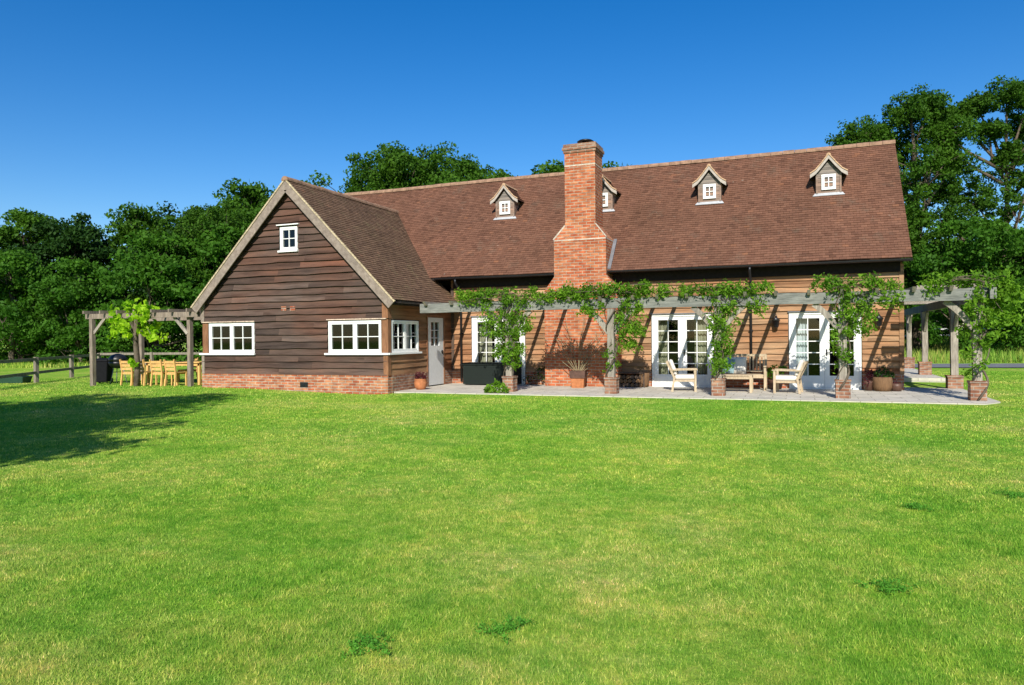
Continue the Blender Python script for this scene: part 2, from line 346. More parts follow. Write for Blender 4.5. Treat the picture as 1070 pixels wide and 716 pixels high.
# ------------------------------------------------------------------ house
house = empty('farmhouse', (-5, 0, 0)); tag(house, 'long timber clad barn style farmhouse with clay tiled roof and brick chimney', 'house')
house.location = (0, 0, 0)
rnd = random.Random(3)
def sub_intervals(a, b, cuts):
    iv = [(a, b, True, True)]
    for c0, c1 in cuts:
        out = []
        for (p, q, e0, e1) in iv:
            if c1 <= p or c0 >= q: out.append((p, q, e0, e1)); continue
            if c0 > p: out.append((p, c0, e0, False))
            if c1 < q: out.append((c1, q, False, e1))
        iv = out
    return iv
def board_wall(mb, P, z0, z1, ex, ulim, ops, proud=.05, joint=3.8):
    z = z0
    while z < z1-1e-4:
        zt = min(z+ex*(1+rnd.uniform(-.06, .06)), z1)
        if z1-zt < .04: zt = z1
        a0, b0 = ulim(z); joints = []; u = a0+rnd.uniform(.8, joint)
        while u < b0-.5: joints.append(u); u += rnd.uniform(joint*.6, joint*1.2)
        edges = [-1e9]+joints+[1e9]
        tints = [(min(1, max(0, rnd.gauss(.45, .2))), rnd.random()) for _ in edges]; offs = [rnd.uniform(0, 50) for _ in edges]
        pr = [proud+rnd.uniform(-.006, .008) for _ in edges]
        wob = [rnd.uniform(0, 6.28) for _ in range(3)]
        wz = lambda u: .010*math.sin(u*2.1+wob[0])+.007*math.sin(u*5.3+wob[1])
        zc = [z, zt]+[q for o_ in ops for q in (o_[2], o_[3]) if z+.002 < q < zt-.002]; zc = sorted(set(zc))
        for za, zb in zip(zc[:-1], zc[1:]):
            zm = (za+zb)/2; la, lb = ulim(za), ulim(zb)
            cuts = [(o_[0], o_[1]) for o_ in ops if o_[2] < zm < o_[3]]
            for (p, q, e0, e1) in sub_intervals(la[0], la[1], cuts):
                for k in range(len(edges)-1):
                    s0, s1 = max(p, edges[k]), min(q, edges[k+1])
                    if s1-s0 < .004: continue
                    n = max(1, int((s1-s0)/.45)); fa = (za-z)/(zt-z); fb = (zb-z)/(zt-z)
                    oa = pr[k]*(1-fa)+.005*fa; ob = pr[k]*(1-fb)+.005*fb
                    for i in range(n):
                        ua, ub = s0+(s1-s0)*i/n, s0+(s1-s0)*(i+1)/n
                        ta = lb[0] if (e0 and ua == la[0]) else ua; tb = lb[1] if (e1 and abs(ub-la[1]) < 1e-6) else ub
                        ta = max(ta, lb[0]); tb = min(tb, lb[1])
                        if tb < ta: tb = ta
                        w0 = wz(ua) if fa == 0 and z > z0+.01 else 0; w1 = wz(ub) if fa == 0 and z > z0+.01 else 0
                        up = .018 if zb == zt and zt < z1-.01 else 0
                        uvs = lambda u, v: (u+offs[k], v+offs[k])
                        mb.face([P(ua, oa, za+w0), P(ub, oa, za+w1), P(tb, ob, zb+up), P(ta, ob, zb+up)], [uvs(ua, za), uvs(ub, za), uvs(tb, zb), uvs(ta, zb)], tints[k])
                        if fa == 0: mb.face([P(ua, -.002, za+w0), P(ub, -.002, za+w1), P(ub, oa, za+w1), P(ua, oa, za+w0)], None, tints[k])
        z = zt
XL, XR, YW = -17.2, -10.63, -3.97   # wing walls
XA, ZA, ZE = -13.86, 6.15, 2.53     # wing apex
SL = 1.013
mainP = lambda u, o, z: (u, -o, z)
wingP = lambda u, o, z: (u, YW-o, z)
sideP = lambda u, o, z: (XR+o, u, z)
OP_MAIN = [(-9.88, -8.02, 0, 2.16), (-4.07, -2.27, 0, 2.12), (-.30, 1.54, 0, 2.10)]
mb = MB(); board_wall(mb, mainP, .42, 3.45, .172, lambda z: (-10.6, 2.50), OP_MAIN+[(-7.2, -4.95, 0, 3.2)]); mb.build('weatherboarding', WOOD_LT, house)['label'] = 'sunlit orange brown boards of the main front'
mb = MB(); W_OP = [(XL-.01, -15.19, 1.04, 2.02), (-12.58, XR+.01, 1.04, 2.01), (-14.24, -13.58, 4.06, 4.8)]
glim = lambda z: (max(XL, XA-(ZA-.12-z)/SL), min(XR-.0, XA+(ZA-.12-z)/SL))
board_wall(mb, wingP, .46, 5.95, .196, glim, W_OP, .058, 3.2); mb.build('weatherboarding', WOOD_DK, house)['label'] = 'weathered dark boards of the gable front'
S_OP = [(YW, -2.22, 1.06, 2.02), (-1.74, -.56, 0, 2.2)]
mb = MB(); board_wall(mb, sideP, .46, 2.75, .19, lambda z: (YW+.02, 0), S_OP, .045); mb.build('weatherboarding', WOOD_SD, house)['label'] = 'orange brown boards beside the kitchen door'
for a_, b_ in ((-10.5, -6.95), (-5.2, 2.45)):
    mb = MB(); mb.box(a_, b_, -.075, -.002, 3.10, 3.355); mb.build('eaves_shade_strip', SOFFIT, house)  # dark strip added to deepen the shade under the main eaves
# closed back and hidden sides
mb = MB()
mb.box(2.36, 2.498, .0, 6.3, .40, 3.3); mb.face([(2.49, 0, 3.3), (2.49, 6.3, 3.3), (2.49, 3.11, 7.0)])
mb.box(-17.0, 2.36, 6.15, 6.3, .0, 3.3); mb.box(-17.05, -16.95, 0, 6.2, 0, 3.3); mb.face([(-17.04, 0, 3.3), (-17.04, 3.11, 7.0), (-17.04, 6.3, 3.3)])
mb.box(XL-.0, XL+.12, YW+.01, 0, .4, 2.55)
mb.build('rear_boarding', WOOD_DK, house)
# plinths
def plinth(P, u0, u1, z0, z1, cuts, d=.05, mat=BRICK):
    for a, b_, _, _ in sub_intervals(u0, u1, cuts):
        mb = MB(); c = [P(a, -.15, z0), P(b_, -.15, z0), P(b_, d, z0), P(a, d, z0)]; c2 = [P(a, -.15, z1), P(b_, -.15, z1), P(b_, d, z1), P(a, d, z1)]
        mb.hexa([c[3], c[2], c[1], c[0], c2[3], c2[2], c2[1], c2[0]]); mb.build('brick_plinth', mat, house)
plinth(mainP, -10.68, 2.52, -.2, .42, [(o_[0], o_[1]) for o_ in OP_MAIN]+[(-7.2, -4.95)])
mb = MB(); mb.box(2.36, 2.53, .152, 6.3, -.2, .40); mb.build('brick_plinth', BRICK, house)
mb = MB(); yo, yi = YW-.05, YW+.15   # one sheet with a hole for the vent
xs = [XL-.03, -13.55, -13.27, XR+.03]; zs_ = [-.2, .09, .24, .46]
for i in range(3):
    for j in range(3):
        if not (i == 1 and j == 1): mb.face([(xs[i], yo, zs_[j]), (xs[i+1], yo, zs_[j]), (xs[i+1], yo, zs_[j+1]), (xs[i], yo, zs_[j+1])])
mb.face([(xs[0], yo, .46), (xs[3], yo, .46), (xs[3], yi, .46), (xs[0], yi, .46)]); mb.face([(xs[0], yi, -.2), (xs[0], yo, -.2), (xs[0], yo, .46), (xs[0], yi, .46)]); mb.face([(xs[3], yo, -.2), (xs[3], yi, -.2), (xs[3], yi, .46), (xs[3], yo, .46)])
mb.build('brick_plinth', BRICK, house)
mb = MB(); mb.box(XL-.03, XL+.12, YW+.152, 0, -.2, .4); mb.build('brick_plinth', BRICK, house)
plinth(sideP, YW+.152, -1.74, -.2, .46, [], mat=BRICK2); plinth(sideP, -.56, -.06, -.2, .46, [], mat=BRICK2)
mb = MB(); mb.box(-13.55, -13.27, YW-.045, YW+.1, .09, .24)
for k in range(3): mb.box(-13.54, -13.28, YW-.06, YW-.046, .105+.045*k, .125+.045*k)
mb.build('air_vent', BLACK, house)
for xx in (-14.1, -13.78):
    mb = MB(); mb.box(xx-.09, xx+.09, YW-.055, YW, 2.32, 2.46)
    for k in range(3):
        for j in range(4): mb.box(xx-.075+j*.04, xx-.05+j*.04, YW-.059, YW-.056, 2.34+k*.04, 2.362+k*.04)
    mb.build('air_brick', BRICK, house)
# interior
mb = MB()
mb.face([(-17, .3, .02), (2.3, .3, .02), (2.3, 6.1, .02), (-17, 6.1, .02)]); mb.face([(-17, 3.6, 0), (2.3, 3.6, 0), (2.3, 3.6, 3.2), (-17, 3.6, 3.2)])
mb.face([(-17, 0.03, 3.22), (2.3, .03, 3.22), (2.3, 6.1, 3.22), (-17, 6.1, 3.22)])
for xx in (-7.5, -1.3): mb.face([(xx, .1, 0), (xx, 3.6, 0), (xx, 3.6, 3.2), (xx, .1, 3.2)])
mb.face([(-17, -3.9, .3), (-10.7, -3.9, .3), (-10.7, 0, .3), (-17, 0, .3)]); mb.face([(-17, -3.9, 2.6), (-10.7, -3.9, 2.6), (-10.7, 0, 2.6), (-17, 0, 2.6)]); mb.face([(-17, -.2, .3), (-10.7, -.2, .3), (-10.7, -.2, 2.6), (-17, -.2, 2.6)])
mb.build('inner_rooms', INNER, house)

# roofs
def tiled(mb, P, length, s0, s1, ulim, course=.1, tw=.165, sag=0):
    """P(u, s, h): point at u along, s up the slope, h off the plane"""
    s = s0; k = 0
    while s < s1-.01:
        se = min(s+course, s1); a, b_ = ulim(s+.5*course); u = a-(tw/2 if k % 2 else 0); lastj = rnd.uniform(-.003, .004)
        while u < b_-.01:
            ua, ub = max(u, a), min(u+tw-.004, b_)
            if ub-ua > .01:
                j = rnd.uniform(-.003, .005); j2 = rnd.uniform(-.004, .006); dz = rnd.uniform(-.004, .004)
                tt = (min(1, max(0, rnd.gauss(.48, .15))), rnd.random())
                A, B, C_, D = P(ua, s+dz, .026+j), P(ub, s+dz, .026+j2), P(ub, se+.012, .010), P(ua, se+.012, .010)
                mb.face([A, B, C_, D], None, tt); mb.face([P(ua, s+dz, .0), P(ub, s+dz, .0), B, A], None, tt)
            u += tw
        s = se; k += 1
EY, EZ, RY, RZ = -.45, 3.42, 3.11, 7.20
ms_ = math.hypot(RY-EY, RZ-EZ); dy_, dz_ = (RY-EY)/ms_, (RZ-EZ)/ms_
wav = lambda u, s: .018*math.sin(u*.55+.4)+.012*math.sin(u*1.7+s*.8)
mainR = lambda u, s, h: (u, EY+dy_*s-dz_*h, EZ+dz_*s+dy_*(h)+wav(u, s)*.6)
mb = MB(); tiled(mb, mainR, 20, 0, ms_, lambda s: (-17.0, 2.68), .1); mb.build('roof_tiles', TILE, house)['label'] = 'reddish brown clay tiles of the long main roof'
mb = MB(); n = 40
for i in range(n):
    ua, ub = -17.0+19.68*i/n, -17.0+19.68*(i+1)/n
    for s_a, s_b in ((0, ms_/2), (ms_/2, ms_)):
        mb.face([mainR(ua, s_a, -.004), mainR(ub, s_a, -.004), mainR(ub, s_b, -.004), mainR(ua, s_b, -.004)])
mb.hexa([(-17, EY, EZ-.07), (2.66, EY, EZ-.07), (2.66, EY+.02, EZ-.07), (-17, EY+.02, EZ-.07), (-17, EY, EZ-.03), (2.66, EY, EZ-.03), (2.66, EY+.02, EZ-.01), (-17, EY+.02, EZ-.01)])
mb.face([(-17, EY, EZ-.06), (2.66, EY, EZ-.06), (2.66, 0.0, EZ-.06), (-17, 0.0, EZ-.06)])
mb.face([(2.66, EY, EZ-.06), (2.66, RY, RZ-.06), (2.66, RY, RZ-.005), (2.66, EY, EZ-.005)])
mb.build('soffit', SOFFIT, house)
mb = MB(); bk = lambda u, s, h: (u, 2*RY-(EY+dy_*s)+dz_*h, EZ+dz_*s+dy_*h)
tiled(mb, bk, 20, 0, ms_, lambda s: (-17.0, 2.68), .4, .8); mb.face([bk(-17, 0, -.005), bk(2.68, 0, -.005), bk(2.68, ms_, -.005), bk(-17, ms_, -.005)]); mb.build('rear_roof_tiles', TILE, house)
def ridge(mb, a, b_, rr=.12, step=.31, n=7):
    a = Vector(a); b_ = Vector(b_); d = (b_-a); L = d.length; d /= L; x = d.cross(Vector((0, 0, 1))).normalized(); k = int(L/step)
    for i in range(k):
        p, q = a+d*(L*i/k), a+d*(L*(i+1)/k-.008); r1 = rr*(1+rnd.uniform(-.04, .05)); tt = (rnd.random(), 0)
        for j in range(n):
            a0 = -.15+(math.pi+.3)*j/n; a1 = -.15+(math.pi+.3)*(j+1)/n
            o0 = x*math.cos(a0)*r1+Vector((0, 0, math.sin(a0)*r1)); o1 = x*math.cos(a1)*r1+Vector((0, 0, math.sin(a1)*r1))
            mb.face([p+o0, q+o0, q+o1, p+o1], None, tt)
        mb.face([p+x*math.cos(-.15+(math.pi+.3)*j/n)*r1+Vector((0, 0, math.sin(-.15+(math.pi+.3)*j/n)*r1)) for j in range(n+1)])
        mb.face([q+x*math.cos(-.15+(math.pi+.3)*j/n)*r1+Vector((0, 0, math.sin(-.15+(math.pi+.3)*j/n)*r1)) for j in range(n, -1, -1)])
mb = MB()
rp = [(-17+19.7*i/8, RY, RZ-.04+wav(-17+19.7*i/8, ms_)*.6) for i in range(9)]
for a, b_ in zip(rp[:-1], rp[1:]): ridge(mb, a, b_)
mb.build('ridge_tiles', RIDGE, house)
# wing roof
WE = XA+(ZA-ZE)/SL; wl = math.hypot(WE-XA, ZA-ZE); cx_, cz_ = (WE-XA)/wl, (ZA-ZE)/wl
YF = -4.2
def yb_(s):
    z = ZE+cz_*s
    return 0.02 if z < EZ-.02 else EY+(z-EZ)*dy_/dz_+.12
wR = lambda u, s, h: (WE-cx_*s+cz_*h, u, ZE+cz_*s+cx_*h+.01*math.sin(u*1.3+s))
wL = lambda u, s, h: (2*XA-(WE-cx_*s)-cz_*h, u, ZE+cz_*s+cx_*h)
mb = MB(); tiled(mb, wR, 6, 0, wl, lambda s: (YF, yb_(s)), .1)
for (s_a, s_b) in [(wl*i/12, wl*(i+1)/12) for i in range(12)]: mb.face([wR(YF, s_a, -.004), wR(yb_(s_a), s_a, -.004), wR(yb_(s_b), s_b, -.004), wR(YF, s_b, -.004)])
mb.build('roof_tiles', TILE_W, house)['label'] = 'mossy brown clay tiles of the gabled wing roof'
mb = MB(); tiled(mb, wL, 6, 0, wl, lambda s: (YF, .3+s*.6), .1, .33); mb.face([wL(YF, 0, -.004), wL(.3, 0, -.004), wL(2.4, wl, -.004), wL(YF, wl, -.004)]); mb.build('rear_roof_tiles', TILE_W, house)
mb = MB(); ridge(mb, (XA, YF-.02, ZA-.04), (XA, 2.2, ZA-.04), .115); mb.build('ridge_tiles', RIDGE, house)
mb = MB()
for sgn in (1, -1):
    Q = (lambda s, h, y: (XA+sgn*(WE-cx_*s-XA)+sgn*cz_*h, y, ZE+cz_*s+cx_*h))
    def prism(s_a, s_b, h0, h1, y0, y1):
        mb.hexa([Q(s_a, h0, y0), Q(s_b, h0, y0), Q(s_b, h0, y1), Q(s_a, h0, y1), Q(s_a, h1, y0), Q(s_b, h1, y0), Q(s_b, h1, y1), Q(s_a, h1, y1)])
    prism(-.03, wl-.0 if sgn > 0 else wl, -.27, -.035, YF+.01, YF+.045)
mb.hexa([(XA-.3, YF+.008, ZA-.33), (XA+.3, YF+.008, ZA-.33), (XA+.3, YF+.04, ZA-.33), (XA-.3, YF+.04, ZA-.33), (XA-.01, YF+.008, ZA-.03), (XA+.01, YF+.008, ZA-.03), (XA+.01, YF+.04, ZA-.03), (XA-.01, YF+.04, ZA-.03)]); mb.build('bargeboards', OAKBARGE, house)
mb = MB()
for sgn in (1, -1):
    Q = (lambda s, h, y: (XA+sgn*(WE-cx_*s-XA)+sgn*cz_*h, y, ZE+cz_*s+cx_*h))
    for s_a in np.arange(-.04, wl-.01, .1):
        mb.hexa([Q(s_a, -.03, YF-.012), Q(s_a+.095, -.03, YF-.012), Q(s_a+.095, -.03, YF+.04), Q(s_a, -.03, YF+.04), Q(s_a, .02, YF-.012), Q(s_a+.095, .012, YF-.012), Q(s_a+.095, .012, YF+.04), Q(s_a, .02, YF+.04)])
    mb.face([Q(-.02, -.05, YF+.05), Q(wl, -.05, YF+.05), Q(wl, -.05, YW-.01), Q(-.02, -.05, YW-.01)])
mb.build('verge_tiles', simple('pale_mortar_verge', (.46, .37, .24), .9, .1, .35, 12), house)
# wing eaves soffit + gutter
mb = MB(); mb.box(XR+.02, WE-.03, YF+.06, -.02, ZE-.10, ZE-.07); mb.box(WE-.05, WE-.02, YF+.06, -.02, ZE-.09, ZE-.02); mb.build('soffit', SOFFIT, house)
# corner boards and lintel trims
for (x0, x1, y0, y1, z0, z1, mt) in ((XL-.03, XL+.09, YW-.065, YW+.05, 2.05, 2.62, OAKBARGE), (XR-.13, XR+.055, YW-.06, YW+.13, 2.05, 2.75, OAKRED), (XR-.1, XR+.05, YW-.055, YW+.1, .46, 1.02, OAKRED), (XL-.02, XL+.08, YW-.06, YW+.05, .46, 1.02, OAKBARGE),
        (2.42, 2.53, -.06, .06, .42, 3.3, WOOD_LT), (-10.6, -10.5, -.05, .02, .42, 3.1, OAKDARK), (XR-.18, XR+.04, YW-.03, YW+.14, 1.06, 2.02, OAKRED), (XL, XL+.22, YW-.03, YW+.1, 1.06, 2.02, OAKRED)):
    mb = MB(); mb.box(x0, x1, y0, y1, z0, z1); mb.build('corner_post', mt, house)
for x0, x1, y in ((XL-.0, -15.17, YW), (-12.6, XR, YW)):
    mb = MB(); mb.box(x0, x1, y-.075, y, 2.025, 2.055); mb.build('drip_board', simple('pale_drip_board', (.55, .42, .32), .8, .2, .4, 14), house)
mb = MB(); mb.box(-14.3, -13.52, YW-.10, YW, 4.83, 4.86); mb.build('drip_board', WHITE, house)
# gutters, downpipes
def gutter(pts, r_=.055):
    mb = MB(); a, b_ = Vector(pts[0]), Vector(pts[1]); x = (b_-a).normalized().cross(Vector((0, 0, 1)))
    for j in range(8):
        a0, a1 = math.pi+math.pi*j/8, math.pi+math.pi*(j+1)/8
        for rr in (r_, r_-.008):
            o0 = x*math.cos(a0)*rr+Vector((0, 0, math.sin(a0)*rr)); o1 = x*math.cos(a1)*rr+Vector((0, 0, math.sin(a1)*rr)); mb.face([a+o0, b_+o0, b_+o1, a+o1])
    return mb.build('gutter', BLACK, house)
gutter([(-10.95, EY-.065, EZ-.01), (-6.93, EY-.065, EZ-.02)]); gutter([(-5.24, EY-.065, EZ-.01), (2.68, EY-.065, EZ-.03)]); gutter([(WE+.045, YF+.08, ZE-.02), (WE+.045, -.02, ZE-.03)])
for xx in (-1.27, -10.22):
    mb = MB(); mb.tube([(xx, EY-.065, EZ-.07), (xx, EY-.06, EZ-.17), (xx, -.12, EZ-.42), (xx, -.095, EZ-.55), (xx, -.095, .08)], .036, 8)
    for z in (.6, 1.6, 2.6): mb.box(xx-.055, xx+.055, -.12, -.02, z, z+.03)
    mb.build('downpipe', BLACK, house)

# windows ------------------------------------------------------------
def fbox(mb, P, u0, u1, o0, o1, z0, z1):
    c = [P(u0, o1, z0), P(u1, o1, z0), P(u1, o0, z0), P(u0, o0, z0), P(u0, o1, z1), P(u1, o1, z1), P(u1, o0, z1), P(u0, o0, z1)]; mb.hexa(c)
def window(P, u0, u1, z0, z1, leaves=2, nx=2, nz=2, sill=None, parent=house, fr=.05, name='window', reveal=.03):
    mb = MB(); D0, D1 = -.09, reveal
    fbox(mb, P, u0, u0+fr, D0, D1, z0, z1); fbox(mb, P, u1-fr, u1, D0, D1, z0, z1); fbox(mb, P, u0+fr, u1-fr, D0, D1, z1-fr, z1); fbox(mb, P, u0+fr, u1-fr, D0, D1, z0, z0+fr)
    o = mb.build(name, WHITE, parent); o2 = o if parent is house else parent
    iw = (u1-u0-2*fr-(leaves-1)*.035)/leaves
    for k in range(leaves):
        a = u0+fr+k*(iw+.035); b_ = a+iw; mb = MB(); s = .045
        if k: fbox(mb, P, a-.035, a, -.08, reveal-.01, z0+fr, z1-fr)
        A, B, Z0, Z1 = a+.003, b_-.003, z0+fr+.003, z1-fr-.003
        fbox(mb, P, A, A+s, -.05, reveal-.015, Z0, Z1); fbox(mb, P, B-s, B, -.05, reveal-.015, Z0, Z1); fbox(mb, P, A+s, B-s, -.05, reveal-.015, Z1-s, Z1); fbox(mb, P, A+s, B-s, -.05, reveal-.015, Z0, Z0+s)
        bw = .011
        for i in range(1, nx):
            c = A+s+(B-A-2*s)*i/nx; fbox(mb, P, c-bw, c+bw, -.03, reveal-.02, Z0+s, Z1-s)
        for j in range(1, nz):
            c = Z0+s+(Z1-Z0-2*s)*j/nz; fbox(mb, P, A+s, B-s, -.031, reveal-.021, c-bw, c+bw)
        mb.build('casement', WHITE, o2)
        mb = MB(); mb.face([P(A+s, -.012, Z0+s), P(B-s, -.012, Z0+s), P(B-s, -.012, Z1-s), P(A+s, -.012, Z1-s)]); mb.build('glass_pane', GLASS, o2)
    if sill:
        mb = MB(); fbox(mb, P, sill[0], sill[1], -.05, .10, z0-.055, z0-.002); mb.build('sill', WHITE, o2)
    return o
def curtain(P, u0, u1, z0, z1, off, mat, folds, amp=.03, parent=None):
    mb = MB(); n = folds*6
    for i in range(n):
        a, b_ = i/n, (i+1)/n; f = lambda t: amp*math.sin(t*folds*6.283+.5)+amp*.4*math.sin(t*folds*2.6*6.283)
        mb.face([P(u0+(u1-u0)*a, off+f(a), z0), P(u0+(u1-u0)*b_, off+f(b_), z0), P(u0+(u1-u0)*b_, off+f(b_)*.6, z1), P(u0+(u1-u0)*a, off+f(a)*.6, z1)], None, None, True)
    return mb.build('curtain', mat, parent)
window(wingP, -16.95, -15.21, 1.09, 2.01, sill=(XL-.08, -15.16))
window(wingP, -12.56, -10.80, 1.09, 2.0, sill=(-12.66, XR+.08))
window(wingP, -14.22, -13.60, 4.10, 4.79, leaves=1, sill=(-14.26, -13.56), fr=.045)
window(sideP, -3.78, -2.24, 1.09, 2.0, sill=(-4.03, -2.16))
tag(curtain(sideP, -3.6, -3.35, 1.1, 2.0, -.18, CURTW, 4), 'white curtain at the left end of the narrow corner window', 'curtain', 'curtains inside the windows')
tag(curtain(sideP, -2.65, -2.3, 1.1, 2.0, -.18, CURTW, 5), 'white curtain at the door end of the narrow corner window', 'curtain', 'curtains inside the windows')
# french doors
def french(u0, u1, zt, nz=5, handle=True, open_left=False):
    P = mainP; mb = MB(); fr = .06
    fbox(mb, P, u0, u0+fr, -.10, .045, 0, zt); fbox(mb, P, u1-fr, u1, -.10, .045, 0, zt); fbox(mb, P, u0+fr, u1-fr, -.10, .045, zt-fr, zt); fbox(mb, P, u0+fr, u1-fr, -.10, .06, 0, .035)
    d = mb.build('french_doors', WHITE, house); mid = (u0+u1)/2
    mb = MB(); fbox(mb, P, u0-.03, u1+.03, 0, .09, zt+.003, zt+.03); mb.build('head_flashing', LEAD, d)
    for a, b_ in ((u0+fr+.003, mid-.003), (mid+.003, u1-fr-.003)):
        mb = MB(); s = .12; zb, zk, zz = .04, .36, zt-fr-.004
        fbox(mb, P, a, a+s, -.05, .02, zb, zz); fbox(mb, P, b_-s, b_, -.05, .02, zb, zz); fbox(mb, P, a+s, b_-s, -.05, .02, zz-.1, zz); fbox(mb, P, a+s, b_-s, -.05, .02, zb, zk)
        fbox(mb, P, a+s+.05, b_-s-.05, .02, .028, zb+.06, zk-.05)
        c = (a+b_)/2; fbox(mb, P, c-.011, c+.011, -.03, .012, zk, zz-.1)
        for j in range(1, nz): z = zk+(zz-.1-zk)*j/nz; fbox(mb, P, a+s, b_-s, -.031, .011, z-.011, z+.011)
        mb.build('door_leaf', WHITE, d)
        mb = MB(); mb.face([P(a+s, -.012, zk), P(b_-s, -.012, zk), P(b_-s, -.012, zz-.1), P(a+s, -.012, zz-.1)]); mb.build('glass_pane', GLASS, d)
    mb = MB(); mb.box(mid+.04, mid+.06, -.075, -.02, .98, 1.0); mb.box(mid+.03, mid+.15, -.085, -.07, .98, 1.0); mb.box(mid+.03, mid+.07, -.026, -.02, .9, 1.08); mb.build('handle', BLACK, d)
    return d
french(-9.86, -8.04, 2.15); french(-4.05, -2.29, 2.11); french(-.28, 1.52, 2.09)
for (a, b_, mt, lb) in ((-9.7, -9.25, CURT, 'pale green curtain behind the leftmost french doors, left side'), (-3.9, -3.62, CURT, 'cream curtain behind the left glazed leaf of the middle french doors'), (-2.85, -2.42, CURT, 'cream curtain behind the right glazed leaf of the middle french doors'), (-.13, .2, CURTW, 'white curtain behind the left glazed leaf of the rightmost french doors')):
    tag(curtain(mainP, a, b_, .05, 2.05, -.2, mt, 5), lb, 'curtain', 'curtains inside the windows')
# kitchen door in the wing side wall
mb = MB(); P = sideP
fbox(mb, P, -1.74, -1.68, -.09, .05, 0, 2.2); fbox(mb, P, -.62, -.56, -.09, .05, 0, 2.2); fbox(mb, P, -1.68, -.62, -.09, .05, 2.13, 2.2); kd = mb.build('kitchen_door', OAKRED, house)
mb = MB(); fbox(mb, P, -1.675, -1.45, -.05, .03, .03, 2.12); fbox(mb, P, -.9, -.625, -.05, .03, .03, 2.12); fbox(mb, P, -1.45, -.9, -.05, .03, .03, 1.25); fbox(mb, P, -1.45, -.9, -.05, .03, 1.98, 2.12)
fbox(mb, P, -1.185, -1.165, -.04, .02, 1.25, 1.98)
for z in (1.48, 1.72): fbox(mb, P, -1.45, -.9, -.041, .019, z, z+.02)
mb.build('door_leaf', SHADEDWHITE, kd); mb = MB(); mb.face([P(-1.45, -.02, 1.25), P(-.9, -.02, 1.25), P(-.9, -.02, 1.98), P(-1.45, -.02, 1.98)]); mb.build('glass_pane', GLASS, kd)
mb = MB(); mb.box(XR+.03, XR+.06, -.75, -.70, .98, 1.1); mb.box(XR+.06, XR+.08, -.85, -.7, 1.03, 1.06); mb.build('handle', BLACK, kd)

# chimney ------------------------------------------------------------
mb = MB()
def frus(a, b_):   # a,b: (x0,x1,y0,y1,z)
    mb.hexa([(a[0], a[2], a[4]), (a[1], a[2], a[4]), (a[1], a[3], a[4]), (a[0], a[3], a[4]), (b_[0], b_[2], b_[4]), (b_[1], b_[2], b_[4]), (b_[1], b_[3], b_[4]), (b_[0], b_[3], b_[4])])
frus((-7.2, -4.95, -.55, .3, -.1), (-7.2, -4.95, -.55, .3, 2.88)); frus((-7.2, -4.95, -.55, .3, 2.88), (-6.88, -5.28, -.55, .3, 3.3)); frus((-6.88, -5.28, -.55, .5, 3.3), (-6.88, -5.28, -.55, .5, 4.40))
frus((-6.88, -5.28, -.55, .5, 4.40), (-6.54, -5.60, -.50, .35, 4.82)); frus((-6.54, -5.60, -.50, .35, 4.82), (-6.54, -5.60, -.50, .35, 6.98))
ch = mb.build('chimney', BRICK_CH, house)
mb = MB(); mb.box(-6.57, -5.57, -.53, .38, 6.98, 7.06); mb.box(-6.60, -5.54, -.56, .41, 7.062, 7.15); mb.box(-6.57, -5.57, -.53, .38, 7.152, 7.24)
mb.build('corbelled_cap', BRICK2, ch)
MORT = simple('pale_lime_mortar', (.5, .42, .33), .9, .1, .3, 10)
mb = MB(); mb.box(-6.545, -5.595, -.505, .355, 6.58, 6.615); mb.build('mortar_band', MORT, ch); mb = MB(); mb.box(-6.885, -5.275, -.555, .505, 4.36, 4.398); mb.build('mortar_band', MORT, ch)
COPE = simple('pale_coping', (.45, .38, .3), .9, .1, .3, 10)
for sx in (0, 1):
    xa, xb = ((-6.90, -6.54) if sx == 0 else (-5.26, -5.60))
    mb = MB(); mb.bar((xa, -.54, 4.41), (xb, -.49, 4.83), .045, .03, (1, 0, .8)); mb.build('shoulder_coping', COPE, ch)
mb = MB(); mb.lathe([(.14, 7.2), (.15, 7.3), (.13, 7.34)], (-6.0, -.08, 0)); mb.lathe([(.20, 7.36), (.26, 7.38), (.2, 7.42), (.02, 7.44)], (-6.0, -.08, 0)); mb.build('flue_cowl', BLACK, ch)
mb = MB(); mb.hexa([(-5.27, EY+.02, 3.47), (-5.17, EY+.02, 3.47), (-5.17, .42, 4.43), (-5.27, .42, 4.43), (-5.27, EY+.01, 3.50), (-5.17, EY+.01, 3.50), (-5.17, .41, 4.46), (-5.27, .41, 4.46)]); mb.build('lead_flashing', LEAD, ch)

